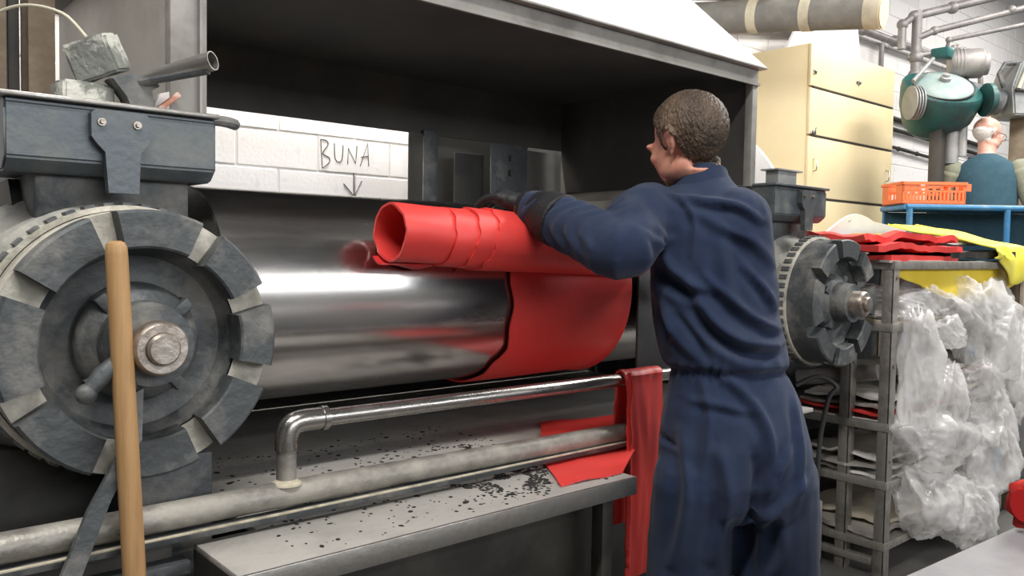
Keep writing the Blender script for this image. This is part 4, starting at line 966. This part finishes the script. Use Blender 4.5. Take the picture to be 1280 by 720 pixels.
bag('large cloudy plastic bag at the right end of the upper shelf', (4.72, 1.62, 1.08), (.28, .15, .15), 4, .5)
bag('small loose bag tongue dangling below the upper shelf', (3.98, 1.53, 1.02), (.13, .06, .07), 5, .2)
bag('long plastic bag draping down from the upper shelf at the right', (4.55, 1.56, .93), (.34, .15, .20), 6, .6)
bag('tall twisted white plastic bag hanging beside the front rack post', (3.66, 1.515, .83), (.14, .08, .33), 7, -.06, tail=-.1)
bag('pinkish plastic bag sagging in the middle of the rack', (3.95, 1.53, .70), (.24, .09, .20), 8, .7)
bag('clear plastic bag below the folded grey sheets at the right', (4.42, 1.54, .66), (.26, .12, .17), 9, .5)
bag('wide milky plastic bag resting on the middle shelf', (3.86, 1.54, .52), (.36, .14, .16), 10, .15)
bag('plastic bag slumped low at the right end of the rack', (4.40, 1.50, .40), (.26, .14, .22), 11, .5)
bag('crumpled cream plastic bag on the lowest part of the rack', (3.84, 1.52, .26), (.27, .13, .17), 12, .2)
bag('bag hanging at the far right end of the rack', (4.85, 1.53, .75), (.22, .12, .30), 13, .3)
bag('lowest plastic bag on the floor side of the rack', (4.15, 1.48, .16), (.26, .14, .18), 14, .4)
rs2 = random.Random(9)
def pile(z, items):
    zz = z+.004
    for (lbl, m, x, sx, th, amp, seed) in items:
        slab({'whiterub': 'white_rubber_sheet', 'greyrub': 'grey_rubber_sheet', 'creamrub': 'cream_rubber_sheet', 'pinkrub': 'pink_rubber_sheet', 'red': 'red_rubber_sheet', 'blackrub': 'black_rubber_sheet'}[m], lbl, 'rubber sheet', (x, 1.775, zz), sx, .40, th, amp, seed, m, rs2.uniform(-.05, .05), 24, 12, .012, 6)
        zz += th+amp*.9
pile(1.077, [('cream rubber sheet lying flat on the upper shelf', 'creamrub', 3.78, .62, .012, .010, 31), ('white rubber sheet over the cream one on the upper shelf', 'whiterub', 3.80, .55, .01, .02, 32), ('grey rubber sheet at the right of the upper shelf', 'greyrub', 4.5, .75, .02, .03, 33)])
pile(.657, [('pale rubber sheet at the bottom of the middle shelf, left part', 'whiterub', 3.80, .66, .012, .012, 41), ('orange red rubber sheet on the middle shelf seen beside the post', 'red', 3.76, .60, .010, .018, 42), ('grey rubber sheet lying over the red one', 'greyrub', 3.78, .58, .012, .018, 43), ('white crumpled rubber sheet higher on the middle shelf', 'whiterub', 3.78, .55, .01, .03, 44)])
pile(.658, [('cream rubber sheet at the bottom of the right middle stack', 'creamrub', 4.50, .80, .018, .016, 51), ('grey wavy rubber sheet in the right middle stack', 'greyrub', 4.46, .76, .016, .022, 52), ('cream folded rubber sheet in the right middle stack', 'creamrub', 4.42, .78, .020, .022, 53), ('grey rubber sheet near the top of the right middle stack', 'greyrub', 4.40, .74, .022, .022, 54), ('pink rubber sheet crowning the right middle stack', 'pinkrub', 4.42, .40, .012, .012, 55), ('thick grey rubber sheet below the yellow and pink pieces', 'greyrub', 4.2, .9, .02, .03, 56)])
pile(.412, [('white rubber sheet on the fourth shelf', 'whiterub', 3.9, .85, .012, .02, 61), ('grey rubber sheet on the fourth shelf over the white one', 'greyrub', 3.85, .8, .012, .02, 62), ('crumpled pale rubber sheet topmost on the fourth shelf', 'whiterub', 3.85, .75, .01, .035, 63)])
pile(.152, [('dark grey rubber sheet on the bottom shelf', 'greyrub', 3.95, .95, .02, .02, 71), ('cream rubber sheet on the bottom shelf', 'creamrub', 4.0, .9, .014, .03, 72)])
# grey pipe lying behind the mid post, cable at the worker's side
b = B(); tube(b, [(3.47, 1.98, .80), (3.53, 1.64, .86)], .035, 18); tag(fin(b, 'grey_tube', 'wallpipe'), 'short grey tube lying on the rack behind the middle post', 'tube')
b = B(); tube(b, smooth_path([(3.30, 1.78, .30), (3.31, 1.78, .55), (3.33, 1.76, .74), (3.36, 1.74, .80), (3.31, 1.80, .84), (3.24, 1.86, .80)], 6), .010, 10); tag(fin(b, 'black_cable', 'cable'), 'black cable looping beside the worker and the rack', 'cable')
b = B(); box(b, (3.22, 1.80, .02), (3.40, 1.95, .22), .01); box(b, (3.26, 1.78, .22), (3.36, 1.84, .30), .01); tag(fin(b, 'floor_pedestal', 'mgrey'), 'small grey pedestal on the floor beside the worker at the rack foot', 'pedestal')

# ---------------- near table with red roll ----------------
tb = thing('work_table', 'pale grey table top at the bottom right corner', 'table', (1.9, .2, 0))
tl, tr_ = V((1.20, .575, .85)), V((1.69, .544, .85))
e1 = (tr_-tl).normalized(); 
b = B(); prism(b, [tl+V((-.3, .02, 0)), tr_+e1*1.2, tr_+e1*1.2+V((-.1, -.9, 0)), tl+V((-.35, -.88, 0))], (0, 0, -.03)); bmesh.ops.bevel(b, geom=b.edges[:], offset=.003, segments=2, affect='EDGES'); fin(b, 'table_top', 'table', tb)
for x, y in ((1.0, .5), (1.0, -.2), (2.8, .35), (2.75, -.3)):
    b = B(); box(b, (x-.02, y-.02, 0), (x+.02, y+.02, .82), .003); fin(b, 'leg', 'rack', tb)
rr_ = thing('red_rubber_roll', 'small bright red rubber roll lying on the pale table', 'rubber roll', (1.76, .50, .85))
b = B(); c0 = V((1.708, .512, .905)); d_ = V((.90, -.43, 0)).normalized(); 
g = []; u = UP; v = d_.cross(UP)
for i in range(14):
    row = []
    for k in range(40):
        a = 2*math.pi*k/40; r_ = .052*(1+.06*nz((i*.6, math.cos(a)*2, math.sin(a)*2), 1)); 
        if i == 0: r_ *= .82+.08*math.sin(a*9)
        if i == 1: r_ *= .97
        row.append(b.verts.new(c0+d_*(i*.03+(.006*math.sin(a*7) if i == 0 else 0))+u*r_*math.sin(a)+v*r_*math.cos(a)))
    g.append(row)
skin(b, g); fin(b, 'outer_wrap', 'red', rr_, True)
b = B(); lathe(b, c0-d_*.004, d_, [(0, .016), (.0, .030), (.02, .033)], 24); fin(b, 'core', 'red_in', rr_)
